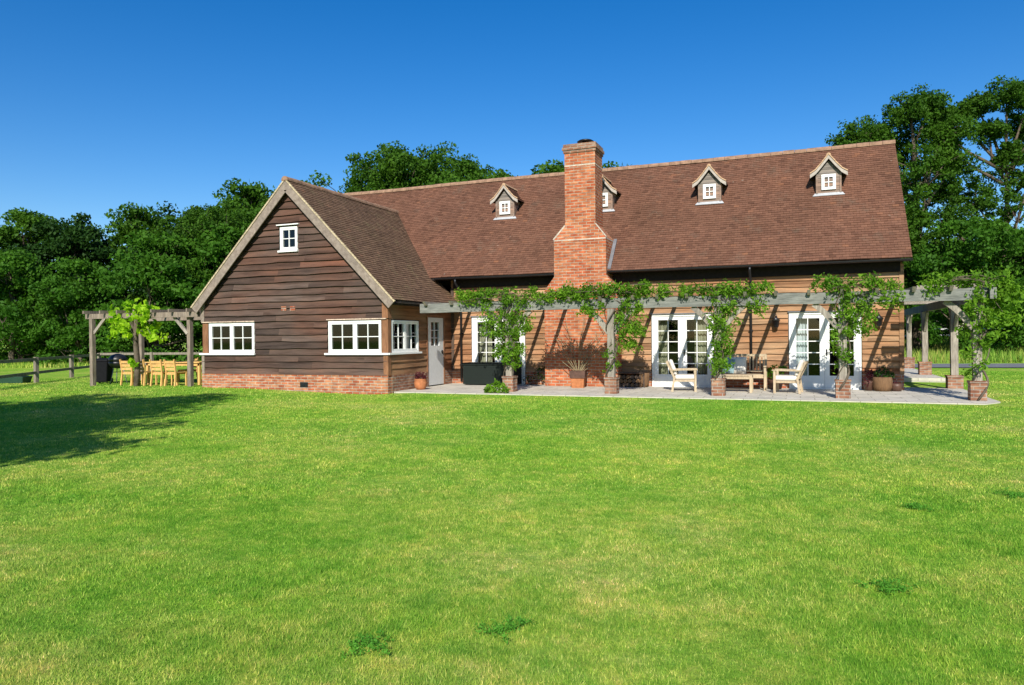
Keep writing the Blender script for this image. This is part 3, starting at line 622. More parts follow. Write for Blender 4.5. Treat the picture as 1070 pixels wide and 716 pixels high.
# dormers ------------------------------------------------------------
def roofy(z): return EY+(z-EZ)*dy_/dz_
def dormer():
    fy = roofy(5.50)+.0; z0, ze, zp = 5.52, 6.12, 6.50; W = .34
    mb = MB(); n = 8
    for k in range(n):
        za, zb = z0+(zp-z0)*k/n, z0+(zp-z0)*(k+1)/n
        wa = W if za < ze else W*(zp-za)/(zp-ze); wb = W if zb < ze else W*max(0, zp-zb)/(zp-ze)
        tt = (rnd.random()*.6, 0)
        mb.face([(-wa, fy-.012, za), (wa, fy-.012, za), (wb, fy, zb), (-wb, fy, zb)], None, tt)
    for sx in (-1, 1): mb.face([(sx*W, fy, z0), (sx*W, roofy(ze)+.1, ze), (sx*W, fy, ze)])
    d = mb.build('dormer', OAKGREY_B, house)
    for sx in (-1, 1):
        mb = MB(); mb.box(min(sx*W, sx*(W-.05)), max(sx*W, sx*(W-.05)), fy-.03, fy+.02, z0, ze+.02); mb.build('corner_post', OAKGREY_B, d)
    prof = [(0, 6.66), (.17, 6.44), (.34, 6.24), (.50, 6.13)]
    mb = MB(); f0 = fy-.13
    for sx in (-1, 1):
        for (xa, za), (xb, zb) in zip(prof[:-1], prof[1:]):
            nn = 3
            for i in range(nn):
                x1_, z1_ = xa+(xb-xa)*i/nn, za+(zb-za)*i/nn; x2_, z2_ = xa+(xb-xa)*(i+1)/nn, za+(zb-za)*(i+1)/nn
                for j in range(8):
                    ya, yb2 = f0+(1.3)*j/8, f0+1.3*(j+1)/8; tt = (min(1, max(0, rnd.gauss(.5, .25))), 0)
                    mb.face([(sx*x2_, ya, z2_+.02), (sx*x2_, yb2, z2_+.02), (sx*x1_, yb2, z1_), (sx*x1_, ya, z1_)], None, tt)
                mb.face([(sx*x2_, f0, z2_-.02), (sx*x1_, f0, z1_-.02), (sx*x1_, f0, z1_), (sx*x2_, f0, z2_+.02)])
            mb.face([(sx*xb, f0, zb-.02), (sx*xb, f0+1.3, zb-.02), (sx*xa, f0+1.3, za-.02), (sx*xa, f0, za-.02)])
        mb.face([(sx*.5, f0, 6.11), (sx*.5, f0+1.3, 6.11), (sx*.5, f0+1.3, 6.15), (sx*.5, f0, 6.15)])
    mb.build('dormer_roof', TILE, d)
    mb = MB(); ridge(mb, (0, f0-.01, 6.64), (0, roofy(6.6)+.05, 6.64), .06, .3, 6)
    for sx in (-1, 1):
        for (xa, za), (xb, zb) in zip(prof[:-1], prof[1:]): mb.bar((sx*xa, f0-.006, za+.01), (sx*xb, f0-.006, zb+.02), .03, .035, (0, 1, 0))
    mb.build('ridge_tiles', PALETILE, d)
    mb = MB()
    for sx in (-1, 1):
        for (xa, za), (xb, zb) in zip(prof[:-1], prof[1:]):
            mb.hexa([(sx*xa, f0-.005, za-.125), (sx*xb, f0-.005, zb-.125), (sx*xb, f0+.02, zb-.125), (sx*xa, f0+.02, za-.125), (sx*xa, f0-.005, za-.02), (sx*xb, f0-.005, zb-.02), (sx*xb, f0+.02, zb-.02), (sx*xa, f0+.02, za-.02)])
    mb.build('bargeboards', BARGEPALE, d)
    window(lambda u, o, z: (u, fy-.015-o, z), -.19, .19, 5.66, 6.10, leaves=1, parent=d, fr=.03, reveal=.04, name='window_frame')
    mb = MB(); mb.face([(-.17, fy+.09, 5.66), (.17, fy+.09, 5.66), (.17, fy+.09, 6.1), (-.17, fy+.09, 6.1)]); mb.build('dark_backing', SOFFIT, d)  # dark sheet standing in for the unlit space behind the dormer glass
    mb = MB(); q = lambda x, z, o: (x, roofy(z)-dz_*o, z+dy_*o)
    mb.hexa([q(-.43, 5.46, .03), q(.43, 5.46, .03), q(.43, 5.46, .045), q(-.43, 5.46, .045), q(-.37, 5.53, .03), q(.37, 5.53, .03), q(.37, 5.53, .06), q(-.37, 5.53, .06)])
    mb.box(-.36, .36, fy-.03, fy-.014, 5.50, 5.57)
    mb.build('lead_apron', LEADP, d)
    return d
OAKGREY_B = boards_mat('grey_dormer_boards', [(0, (.17, .14, .12)), (.5, (.24, .2, .17)), (1, (.3, .25, .21))], (.32, .27, .23), .6)
PALETILE = simple('pale_ridge_tile', (.5, .33, .2), .9, .1, .25, 12); BARGEPALE = simple('silver_bargeboard', (.40, .35, .30), .8, .2, .2, 10); LEADP = simple('pale_lead_apron', (.42, .42, .43), .5, .4, .15, 8)
d0 = dormer(); d0.location.x = .8
for xx in (-2.54, -5.9, -9.28): c = copy_tree(d0, house); c.location.x = xx
# lanterns
for xx, zz in ((-.61, 1.85), (1.93, 1.85)):
    mb = MB(); mb.box(xx-.03, xx+.03, -.06, -.02, zz-.08, zz+.16); mb.tube([(xx, -.05, zz+.12), (xx, -.12, zz+.2), (xx, -.19, zz+.14)], .010, 6)
    mb.lathe([(.035, -.17), (.07, -.15), (.095, .02), (.12, .03), (.03, .12), (.012, .15)], (xx, -.19, zz), 6); mb.build('wall_lantern', BLACK, house)

# ------------------------------------------------------------------ foliage generators
def leafcloud(centers, radii, counts, size, seed, name, mat, parent=None, aspect=.6, droop=0, tintc=None):
    g = np.random.default_rng(seed); C_ = np.repeat(np.asarray(centers, float), counts, axis=0); Rr = np.repeat(np.asarray(radii, float), counts, axis=0); n = len(C_)
    d = g.normal(size=(n, 3)); d /= np.linalg.norm(d, axis=1)[:, None]; rr = g.uniform(0, 1, n)**.45
    Pp = C_+d*Rr*rr[:, None]
    a = g.normal(size=(n, 3)); a[:, 2] -= droop; a /= np.linalg.norm(a, axis=1)[:, None]
    b_ = np.cross(a, g.normal(size=(n, 3))); b_ /= np.linalg.norm(b_, axis=1)[:, None]
    s = size*g.uniform(.6, 1.35, n)[:, None]
    V = np.empty((n, 4, 3)); V[:, 0] = Pp-a*s*.5; V[:, 1] = Pp+b_*s*aspect*.5; V[:, 2] = Pp+a*s*.5; V[:, 3] = Pp-b_*s*aspect*.5
    base = np.repeat(g.uniform(0, 1, len(centers)), counts) if tintc is None else np.repeat(tintc, counts)
    t = np.ones((n, 4)); t[:, 0] = np.clip(base*.5+g.uniform(0, .5, n), 0, 1)
    return fast(name, V.reshape(-1, 3), np.arange(n*4).reshape(n, 4), mat, parent, tint=t)
def make_tree(name, H, Rc, seed, mat, bark, base_f=.3, nl=9, per=16, leaf=.2, cnt=150, trunk_r=.28, lobes=None, squash=.8, cr=.75, spread=(.55, .5)):
    g = random.Random(seed); root = empty(name)
    mb = MB(); lean = (g.uniform(-.05, .05), g.uniform(-.05, .05)); top = H*.8
    tp = [(lean[0]*z+.12*math.sin(z*.7+seed), lean[1]*z, z) for z in np.linspace(-.3, top, 8)]
    mb.tube(tp, [trunk_r*(1-.85*i/7) for i in range(8)], 9)
    if lobes is None:
        lobes = []
        for i in range(nl):
            a = 2*math.pi*(i+.5*g.random())/nl*1.0*2.4; zf = base_f+(1-base_f)*((i+.6)/nl); z = H*zf
            prof = math.sin(min(1, (zf-base_f)/(1-base_f)*.85+.18)*math.pi)**.6
            lr = Rc*(.42+.16*g.random()); rad = max(0, Rc*prof-lr*.8)*(.8+.3*g.random())
            lobes.append((rad*math.cos(a), rad*math.sin(a), min(z, H-lr*.75), lr))
        lobes.append((0, 0, H*.62, Rc*.5))
    C_, Rr, N, T = [], [], [], []
    for lx, ly, lz, lr in lobes:
        s0 = max(.15*H, lz-lr*1.6-.1*H); st = Vector((lean[0]*s0, lean[1]*s0, min(s0, top*.9))); en = Vector((lx, ly, lz))
        mid = (st+en)/2+Vector((g.uniform(-.3, .3), g.uniform(-.3, .3), -.1*lr)); lt = g.random()
        mb.tube([st, mid, en], [trunk_r*.38, trunk_r*.24, trunk_r*.1], 6)
        for k in range(per):
            while True:
                v = Vector((g.gauss(0, 1), g.gauss(0, 1), g.gauss(.15, 1)))
                if v.length > .1: break
            v.normalize(); q = en+Vector((v.x, v.y, v.z*squash))*lr*(spread[0]+spread[1]*g.random())
            if k % 3 == 0: mb.tube([en-(en-mid)*.2, (en+q)/2+Vector((0, 0, .1)), q], [trunk_r*.10, trunk_r*.06, .012], 4, cap=False)
            C_.append(q); rr = cr*(.6+.7*g.random()); Rr.append((rr, rr, rr*.62)); N.append(int(cnt*(.6+.7*g.random()))); T.append(min(1, max(0, lt*.4+.6*g.random())))
    mb.build('trunk', bark, root)
    leafcloud([tuple(c) for c in C_], Rr, N, leaf, seed, 'crown', mat, root, tintc=np.array(T))
    return root
def place(proto, x, y, s, rz, label, first=False, group='woodland trees beyond the fence', cat='tree', sz=None, dz=-.1):
    o = proto if first else copy_tree(proto); o.location = (x, y, G(x, y)+dz); o.scale = (s, s, sz or s); o.rotation_euler = (0, 0, rz)
    tag(o, label, cat, group); return o
TA = make_tree('broadleaf_tree', 10, 4.2, 11, LEAF_B, BARKDK, .12, 11, 15, .24, 150)
TB = make_tree('broadleaf_tree', 10, 3.6, 23, LEAF_A, BARKDK, .10, 10, 15, .24, 150)
TC = make_tree('broadleaf_tree', 7, 3.6, 37, LEAF_C, BARK, .06, 10, 14, .22, 140, .2)
TD = make_tree('broadleaf_tree', 10, 4.6, 51, LEAF_A, BARK, .3, 13, 26, .17, 130, .3, cr=.58, spread=(.35, .8))
used = set()
wood = [ # px-ish order left to right: (proto, x, y, scale, rot, label)
 (TA, -57, 9.5, 1.05, .3, 'dark tree at the far left edge of the wood'),
 (TB, -50.5, 13.5, 1.06, 1.2, 'tall thin topped dark tree second from the left in the wood'),
 (TA, -46.5, 14.5, 1.03, 2.2, 'dark tree rising behind the first fence posts'),
 (TB, -45.5, 19.0, 1.13, 3.1, 'dark tree with spiky top left of the small pergola'),
 (TA, -42.0, 20.0, 1.14, 4.0, 'broad dark tree above the left end of the small pergola'),
 (TB, -41.5, 23.0, 1.12, .2, 'tall dark tree above the middle of the small pergola'),
 (TA, -37.8, 23.0, 1.2, 5.1, 'tall dark tree rising left of the gable'),
 (TB, -36.6, 20.5, 1.25, 2.6, 'tallest dark tree just behind the left slope of the gable'),
 (TD, -34.5, 15.5, 1.0, 1.0, 'dark tree behind the left eave of the gable'),
 (TC, -44.5, 8.6, 1.0, .5, 'low dark bushy tree at the edge of the wood near the far left fence'),
 (TC, -40.5, 10.0, .92, 2.1, 'low green tree between the far left fence and the small pergola'),
 (TC, -36.0, 11.6, 1.12, 3.3, 'mid green bushy tree behind the left post of the small pergola'),
 (TC, -32.5, 14.2, 1.2, 5.0, 'mid green bushy tree behind the lime green vine'),
 (TB, -29.5, 14.8, .95, 4.2, 'dark green tree behind the pergola post next to the house'),
 (TA, -50.5, 8.5, .8, 1.9, 'shorter dark tree near the far left edge of the photo'),
]
for (p, x, y, s, rz, lb) in wood:
    place(p, x, y, s, rz, lb, p.name not in used, sz=s*1.0); used.add(p.name)
behind = [
 (TD, -32.6, 31.5, 1.40, .4, 'rounded green tree left of the group above the main roof ridge'),
 (TD, -31.0, 31.5, 1.66, 1.9, 'tallest rounded tree of the group above the main roof ridge'),
 (TD, -27.6, 31.5, 1.58, 3.0, 'rounded tree right of the tallest one above the main roof ridge'),
 (TD, -24.2, 32, 1.46, 4.4, 'separate rounded tree nearest the first dormer above the ridge'),
 (TB, -18.9, 36, 1.50, .9, 'treetop just showing over the ridge left of the chimney'),
 (TB, -13.4, 37, 1.45, 2.5, 'treetop just showing over the ridge right of the chimney')]
for (p, x, y, s, rz, lb) in behind: place(p, x, y, s, rz, lb, group='trees behind the house')
# right-hand oak with open limbs, hand-set lobes (x, y, z, r) around its trunk
oak = make_tree('oak_tree', 15, 6, 71, LEAF_A, BARK, .3, 0, 40, .16, 120, .42, lobes=[
 (-5.2, .5, 10.6, 1.2), (-4.2, -.5, 11.6, 1.3), (-3.0, -1, 12.4, 1.3), (-1.8, .8, 13.2, 1.3), (-.4, -.5, 13.9, 1.4), (.7, .4, 14.3, .9), (-2.8, 0, 10.6, 1.9), (-.6, 1.5, 11.8, 1.9), (1.3, 0, 12.6, 1.3), (-4.4, -.6, 9, 1.7), (.3, -1.2, 10.0, 2.1), (1.9, 1, 10.9, 1.1), (-1.6, -1.5, 8.2, 2.2), (1.6, .5, 7.6, 2.3), (-.6, .5, 5.2, 2.4), (-3, .6, 6.4, 2.2), (2.8, -1, 4.6, 2.1)], cr=.55, spread=(.25, .95))
place(oak, 6.4, 26.5, 1.0, 0, 'tall spreading oak rising right of the roof end', True, 'trees right of the house')
oak2 = make_tree('oak_tree', 15, 6, 83, LEAF_A, BARK, .3, 0, 36, .16, 105, .3, lobes=[
 (-3.4, 0, 13.4, .8), (-2.5, .6, 14.2, .9), (-1.4, .5, 14.6, .9), (-.1, -.6, 14.9, 1.0), (1.2, .4, 14.6, 1.1), (2.6, -.5, 14.1, 1.3), (3.4, .4, 12.7, 1.5), (1.0, .8, 13.0, .9), (-.8, .2, 12.9, .8), (2.2, .5, 11.2, 1.4), (-2.9, .1, 12.3, .6), (.3, .3, 11.6, .7), (1.2, 0, 10.0, 1.6), (3.8, .6, 9.4, 2.2), (-1.6, .4, 9.2, 1.7), (.4, -.8, 8.0, 2.3), (2.6, -.6, 6.4, 2.4), (-2.4, -.3, 7.0, 2.2), (0, .6, 4.6, 2.3), (-3.2, 0, 9.6, 1.2)], cr=.46, spread=(.25, .95))
place(oak2, 11.2, 28.5, 1.0, 0, 'tall open limbed oak at the right edge with sky between its branches', True, 'trees right of the house')
right = [(TC, 8.4, 22.6, .95, .3, 'bushy green tree low behind the pergola end post'), (TB, 5.2, 24.8, .78, 1.4, 'dark green tree close behind the right end of the roof'), (TC, 12.6, 24.6, 1.0, 2.2, 'bushy green tree at the right edge below the open oak'),
 (TB, 15.5, 30, .95, 3.3, 'dark tree beyond the right edge of the photo'), (TA, 3.0, 34, 1.0, 2.0, 'dark tree deep behind the right end of the house'), (TA, 19, 44, 1.0, .7, 'distant dark tree beyond the white field fence'),
 (TA, 6, 46, .9, 1.7, 'distant dark tree beyond the field behind the oak trunk'), (TC, 11, 45, 1.2, 2.7, 'distant green bushy tree beyond the white field fence'), (TC, 26, 50, 1.4, .1, 'distant green bushy tree beyond the field at the right edge'), (TC, 2, 44, 1.2, 1.1, 'distant green bushy tree seen between the pergola posts'), (TA, 33, 56, 1.2, 2.2, 'farthest dark tree beyond the field at the right edge'),
 (TC, 15.5, 46, 1.3, 4.2, 'distant green bushy tree in the middle of the row beyond the white fence')]
for (p, x, y, s, rz, lb) in right:
    o = place(p, x, y, s, rz, lb, group='trees right of the house', dz=.5 if (p is not TA and y < 35) else -.6)
def undergrowth(name, label, a, b_, n, z1, wd, seed, mat):
    g = np.random.default_rng(seed); t1 = g.uniform(0, 1, n); x = a[0]+(b_[0]-a[0])*t1+g.normal(0, wd, n); y = a[1]+(b_[1]-a[1])*t1+g.normal(0, wd, n); z = gz(x, y)+z1*g.uniform(0, 1, n)**1.2
    tag(leafcloud(np.stack([x, y, z], 1), [(.9, .9, .6)]*n, [38]*n, .26, seed, name, mat, None), label, 'undergrowth', kind='stuff')
undergrowth('undergrowth', 'dark tangled undergrowth filling the wood behind the left fence', (-66, 12), (-22, 27), 620, 3.6, 1.3, 5, LEAF_B)
undergrowth('far_wood', 'far off dark wood behind the white field fence', (-6, 50), (62, 70), 1700, 8, 1.6, 6, LEAF_B)
# the tree left of the camera that throws its shadow over the lawn
sh = make_tree('broadleaf_tree', 9, 5.2, 97, LEAF_C, BARK, .45, 13, 17, .2, 190, .3, cr=.85)
place(sh, -12.1, -22.6, 1.0, .4, 'leafy tree standing left of the viewpoint and shading the lawn', True, 'garden trees')

# ------------------------------------------------------------------ big pergola
perg = empty('pergola', (-3, -3, 0)); perg.location = (0, 0, 0); tag(perg, 'long silvered oak pergola on brick bases along the terrace', 'pergola')
POSTS = [(-7.4, -2.95), (-4.55, -2.95), (-1.87, -2.95), (.92, -2.95), (3.62, -2.85)]
SIDE = [(3.85, 1.05), (3.9, 6.4), (4.05, 11.4)]
for i, (px_, py_) in enumerate(POSTS+SIDE):
    mb = MB(); w0 = .155 if i < 5 else .18; bz = .0 if i < 6 else .10; j = [rnd.uniform(-.012, .012) for _ in range(8)]
    if i == 5: bz = -.08
    mb.box(px_-w0, px_+w0, py_-w0, py_+w0, bz-.02, bz+.38); mb.box(px_-w0-.015, px_+w0+.015, py_-w0-.015, py_+w0+.015, bz+.38, bz+.43)
    if i == 4: mb.v = [(a, b_, c) for a, b_, c in mb.v]
    mb.build('brick_base', BRICK2, perg)
    mb = MB(); h0 = .085
    zs = [bz+.43, 1.0, 1.6, 2.2]
    for a, b_ in zip(zs[:-1], zs[1:]):
        pass
    ring = []
    for k, z in enumerate(zs):
        ox, oy = (j[k], j[k+4]) if 0 < k < 3 else (0, 0); ring.append([(px_-h0+ox, py_-h0+oy, z), (px_+h0+ox, py_-h0+oy, z), (px_+h0+ox, py_+h0+oy, z), (px_-h0+ox, py_+h0+oy, z)])
    for a, b_ in zip(ring[:-1], ring[1:]):
        for k in range(4): k2 = (k+1) % 4; mb.face([a[k], a[k2], b_[k2], b_[k]])
    mb.build('post', OAKGREY, perg)
    dirs = ((-1, 0), (1, 0)) if i < 5 else ((0, -1), (0, 1))
    if i == 4: dirs = ((-1, 0), (0, 1))
    for dx, dy in dirs:
        mb = MB(); N = 5; pts = []
        for k in range(N+1):
            t_ = k/N; ang = t_*math.pi/2; q = .62*t_+.04*math.sin(t_*math.pi); pts.append((px_+dx*(.07+.55*t_), py_+dy*(.07+.55*t_), 1.58+.62*t_+.06*math.sin(t_*math.pi)))
        for a, b_ in zip(pts[:-1], pts[1:]): mb.bar(a, b_, .08, .13, (dy, dx, 0) if False else (0, 0, 1))
        mb.build('brace', OAKGREY, perg)
def beam(a, b_, w_, h_, mat, name, n=10, jit=.01):
    mb = MB(); a = Vector(a); b_ = Vector(b_); d = (b_-a).normalized(); x = d.cross(Vector((0, 0, 1))).normalized(); rings = []
    for i in range(n+1):
        p = a+(b_-a)*i/n+Vector((0, 0, rnd.uniform(-jit, jit)))+x*rnd.uniform(-jit, jit)*.6; rings.append([p-x*w_/2-Vector((0, 0, h_/2)), p+x*w_/2-Vector((0, 0, h_/2)), p+x*w_/2+Vector((0, 0, h_/2)), p-x*w_/2+Vector((0, 0, h_/2))])
    for r1, r2_ in zip(rings[:-1], rings[1:]):
        for k in range(4): k2 = (k+1) % 4; mb.face([r1[k], r1[k2], r2_[k2], r2_[k]])
    mb.face(rings[0][::-1]); mb.face(rings[-1]); return mb.build(name, mat, perg)
OAKBEAM = timber('silvered_oak_beam', (.11, .115, .105), (.27, .275, .25), (1.1, 9, 9))
beam((-10.1, -3.0, 2.34), (3.78, -2.98, 2.33), .12, .26, OAKBEAM, 'beam', 24)
beam((3.86, -3.2, 2.33), (4.02, 12.2, 2.33), .12, .24, OAKBEAM, 'beam', 20)
for k, xx in enumerate((-9.88, -9.07, -8.2, -7.3, -6.47, -5.6, -4.8, -3.94, -3.32, -2.6, -1.9, -1.22, -.53, .2, .9, 1.62, 2.36, 3.08)):
    mb = MB(); y1_ = -.0; y0_ = -3.25
    if xx < -9.5: y1_ = -.1
    if -7.2 < xx < -4.95: y1_ = -.56
    c = rnd.uniform(-.01, .01); z0_, z1_ = 2.41, 2.56
    mb.hexa([(xx-.035, y0_+.1, z0_), (xx+.035, y0_+.1, z0_), (xx+.035+c, y1_, z0_), (xx-.035+c, y1_, z0_), (xx-.035, y0_, z1_-.04), (xx+.035, y0_, z1_-.04), (xx+.035+c, y1_, z1_), (xx-.035+c, y1_, z1_)])
    mb.build('rafter', OAKGREY, perg)
for yy in (-2.2, -1.3, -.4, .5, 1.4, 2.3, 3.2, 4.1, 5.0, 5.9):
    mb = MB(); mb.box(2.54, 4.15, yy-.035, yy+.035, 2.45, 2.6); mb.build('rafter', OAKGREY, perg)
# vines --------------------------------------------------------------
vine_specs = [
 ('leafy wisteria on the first terrace post left of the bricks', -7.4, -3.0, [(-8.9, -6.3, 2.46, 2.78, 28), (-8.1, -6.75, 1.55, 2.45, 30), (-7.8, -7.0, 1.0, 1.6, 12), (-7.6, -7.1, .6, 1.1, 4), (-6.5, -5.3, 2.5, 2.68, 12)]),
 ('wisteria on the post in front of the brick chimney base', -4.55, -3.0, [(-5.9, -3.5, 2.5, 2.8, 30), (-4.3, -3.75, 1.45, 2.4, 16), (-5.4, -4.7, 2.05, 2.35, 5), (-4.35, -3.9, 1.1, 1.5, 4), (-4.7, -4.4, .5, 1.6, 2)]),
 ('wisteria climbing the post between the middle doors and the garden bench', -1.87, -3.0, [(-3.3, -.6, 2.5, 2.68, 24), (-2.1, -1.4, 1.5, 2.35, 15), (-2.0, -1.6, .6, 1.5, 10), (-1.2, -.8, 2.0, 2.4, 5)]),
 ('wisteria hanging over the post at the rightmost french doors', .92, -3.0, [(.3, 2.2, 2.45, 2.75, 24), (.72, 1.55, 1.5, 2.4, 28), (.74, 1.05, .6, 1.5, 6), (1.7, 2.1, 2.1, 2.4, 5)]),
 ('leafy climber over the pergola end post at the right', 3.68, -2.9, [(2.6, 4.2, 2.45, 2.8, 24), (3.45, 4.35, 1.7, 2.5, 30), (3.4, 3.8, .5, 1.7, 8), (3.4, 4.1, 1.4, 1.8, 6)])]
for vi, (lb, vx, vy, boxes) in enumerate(vine_specs):
    root = empty('climbing_vine', (vx, vy, 0)); tag(root, lb, 'climbing plant', 'climbers on the pergola posts')
    g = random.Random(40+vi); mb = MB(); pts = []
    for k in range(22):
        z = 2.55*k/21; a = k*.62+vi; rr = .125+.01*g.random(); pts.append((rr*math.cos(a), rr*math.sin(a)+.05-.05, z))
    mb.tube(pts, [.028-.015*k/21 for k in range(22)], 6)
    pts = [(.16*math.cos(k*.5+2), .14*math.sin(k*.5+2), 2.5*k/18) for k in range(19)]; mb.tube(pts, .012, 5)
    C_, Rr, N = [], [], []
    for (x0, x1, z0, z1, n) in boxes:
        prev = (0, 0, min(2.5, z1))
        for k in range(int(n*(3.0 if vi < 3 else 2.2))):
            c = (g.uniform(x0, x1)-vx, g.uniform(-.28, .22), g.uniform(z0, z1)); C_.append(c); rr = .10+.11*g.random(); Rr.append((rr, rr*.8, rr*1.0)); N.append(int(14+26*g.random()))
            if k % 4 == 0: mb.tube([prev, ((prev[0]+c[0])/2, (prev[1]+c[1])/2, (prev[2]+c[2])/2+.06), c], [.012, .009, .004], 4, cap=False); prev = c if z0 > 2.3 else prev
    mb.build('stem', BARK, root); leafcloud(C_, Rr, N, .10, 60+vi, 'foliage', LEAF_V, root, .42, .5)

# ------------------------------------------------------------------ terrace furniture
def bars(mb, L):
    for q in L: mb.bar(*q)
def armchair(label, x, y, rz):
    """faces +x locally"""
    r_ = empty('garden_armchair', (x, y, 0), rz); tag(r_, label, 'armchair', 'cushioned armchairs on the terrace')
    for sy in (-.29, .29):
        mb = MB(); mb.bar((.30, sy, 0), (.30, sy, .56), .055, .06); mb.build('leg', TEAKPALE, r_)
        mb = MB(); mb.bar((-.30, sy, 0), (-.24, sy, .38), .055, .06); mb.bar((-.24, sy, .36), (-.44, sy, .80), .05, .055); mb.build('leg', TEAKPALE, r_)
        mb = MB(); mb.bar((-.36, sy, .57), (.36, sy, .585), .075, .03); mb.build('armrest', TEAKPALE, r_)
    mb = MB(); mb.box(-.27, .31, -.26, .26, .26, .31); mb.box(.27, .31, -.262, .262, .24, .33); mb.build('seat', TEAKPALE, r_)
    mb = MB(); mb.bar((-.42, -.27, .77), (-.42, .27, .77), .04, .06); mb.bar((-.27, -.27, .40), (-.27, .27, .40), .04, .06)
    for k in range(6): yy = -.22+.088*k; mb.bar((-.27, yy, .4), (-.42, yy, .76), .03, .018)
    mb.build('backrest', TEAKPALE, r_)
    mb = MB(); mb.box(-.23, .33, -.26, .26, .315, .44); mb.build('seat_cushion', CUSH, r_, .035)
    mb = MB(); mb.bar((-.20, 0, .44), (-.35, 0, .84), .50, .10, (1, 0, .3)); mb.build('back_cushion', CUSH, r_, .035)
armchair('cream cushioned wooden armchair in front of the middle french doors', -2.92, -1.55, .15)
armchair('cream cushioned wooden armchair left of the rightmost french doors', -.28, -1.55, math.pi-.1)
b = empty('garden_bench', (-1.55, -.75, 0)); tag(b, 'slatted wooden garden bench with cushions against the house wall', 'bench')
for sx in (-.68, .68):
    mb = MB(); mb.box(sx-.03, sx+.03, -.27, -.21, 0, .63); mb.build('leg', TEAKPALE, b); mb = MB(); mb.bar((sx, .22, 0), (sx, .30, .95), .06, .06); mb.build('leg', TEAKPALE, b)
    mb = MB(); mb.box(sx-.035, sx+.035, -.30, .26, .63, .66); mb.build('armrest', TEAKPALE, b)
mb = MB()
for k in range(5): mb.box(-.66, .66, -.25+.095*k, -.175+.095*k, .40, .425)
mb.box(-.64, .64, -.262, -.24, .33, .40); mb.build('seat', TEAKPALE, b)
mb = MB(); mb.bar((-.68, .30, .93), (.68, .30, .93), .05, .07); mb.bar((-.68, .255, .50), (.68, .255, .50), .04, .05)
for k in range(15): xx = -.62+.0886*k; mb.bar((xx, .255, .5), (xx, .295, .92), .04, .016, (0, 1, 0))
mb.build('backrest', TEAKPALE, b)
def cushion(label, x, y, z, rx, rz, mat, s=.42, d=.14):
    mb = MB(); n = 8
    for sgn in (1, -1):
        for i in range(n):
            for j in range(n):
                q = []
                for a, c in ((i, j), (i+1, j), (i+1, j+1), (i, j+1)):
                    u, v = a/n*2-1, c/n*2-1; th = d/2*max(0, (1-u**4)*(1-v**4))**.6; q.append((u*s/2, sgn*th, v*s/2))
                mb.face(q if sgn < 0 else q[::-1], None, None, True)
    o = mb.build('cushion', mat); o.location = (x, y, z); o.rotation_euler = (rx, 0, rz); tag(o, label, 'cushion', 'loose cushions on the garden bench'); return o
cushion('blue grey cushion at the left end of the garden bench', -2.02, -.66, .66, R(-14), .1, CUSHB, .46)
cushion('blue grey cushion leaning against the cream one on the bench', -1.86, -.80, .64, R(-20), -.2, CUSHB, .40)
cushion('cream cushion beside the blue grey cushions on the bench', -1.60, -.67, .66, R(-12), 0, CUSH, .46)
t_ = empty('coffee_table', (-1.62, -1.62, 0)); tag(t_, 'low slatted wooden coffee table in front of the garden bench', 'table')
mb = MB()
for k in range(6): mb.box(-.47, .47, -.28+.095*k, -.195+.095*k, .42, .45)
mb.build('table_top', TEAKPALE, t_); mb = MB(); mb.box(-.44, .44, -.262, -.24, .35, .418); mb.build('apron', TEAKPALE, t_); mb = MB(); mb.box(-.44, .44, .24, .262, .35, .418); mb.build('apron', TEAKPALE, t_)
for sx in (-.44, .44):
    for sy in (-.25, .25): mb = MB(); mb.box(sx-.03, sx+.03, sy-.03, sy+.03, 0, .419); mb.build('leg', TEAKPALE, t_)
# dark chest in front of left doors
c_ = empty('storage_chest', (-9.0, -.42, 0)); tag(c_, 'large black green woven storage chest in front of the leftmost french doors', 'chest')
mb = MB(); mb.box(-.86, .86, -.32, .32, .03, .62)
for k in range(11): mb.box(-.865, .865, -.326, .326, .06+.05*k, .085+.05*k)
mb.build('body', DARKGREEN, c_); mb = MB(); mb.box(-.89, .89, -.35, .35, .62, .70); mb.build('lid', DARKGREEN, c_, .015)
# log rack and basket
c_ = empty('log_rack', (-4.78, -.36, 0)); tag(c_, 'low dark rack of firewood logs against the wall left of the middle doors', 'log rack')
c_.location.y = -.30; c_.location.x = -4.6
mb = MB(); mb.box(-.42, .42, -.26, .22, .40, .43)
for sx in (-.40, .40): mb.box(sx-.02, sx+.02, -.24, .2, 0, .40)
mb.build('frame', OAKDARK, c_); g = random.Random(5)
for r_ in range(3):
    for k in range(6): mb = MB(); rr = .055+.008*g.random(); mb.tube([(-.32+.125*k+(.05 if r_ % 2 else 0), -.22, .065+.115*r_), (-.32+.125*k+(.05 if r_ % 2 else 0), .18, .065+.115*r_)], rr, 8); mb.build('log', BARREL if g.random() < .6 else OAKDARK, c_)
c_ = empty('log_basket', (-4.22, -.38, 0)); tag(c_, 'brown wicker basket beside the log rack near the middle doors', 'basket')
mb = MB(); mb.lathe([(.10, 0), (.14, .12), (.155, .3), (.165, .42), (.15, .42), (.13, .1), (.02, .06)], (0, 0, 0), 16); mb.build('body', BARREL, c_)
mb = MB(); mb.tube([(-.15, 0, .40), (-.12, 0, .55), (0, 0, .6), (.12, 0, .55), (.15, 0, .40)], .012, 6); mb.build('handle', BARREL, c_)
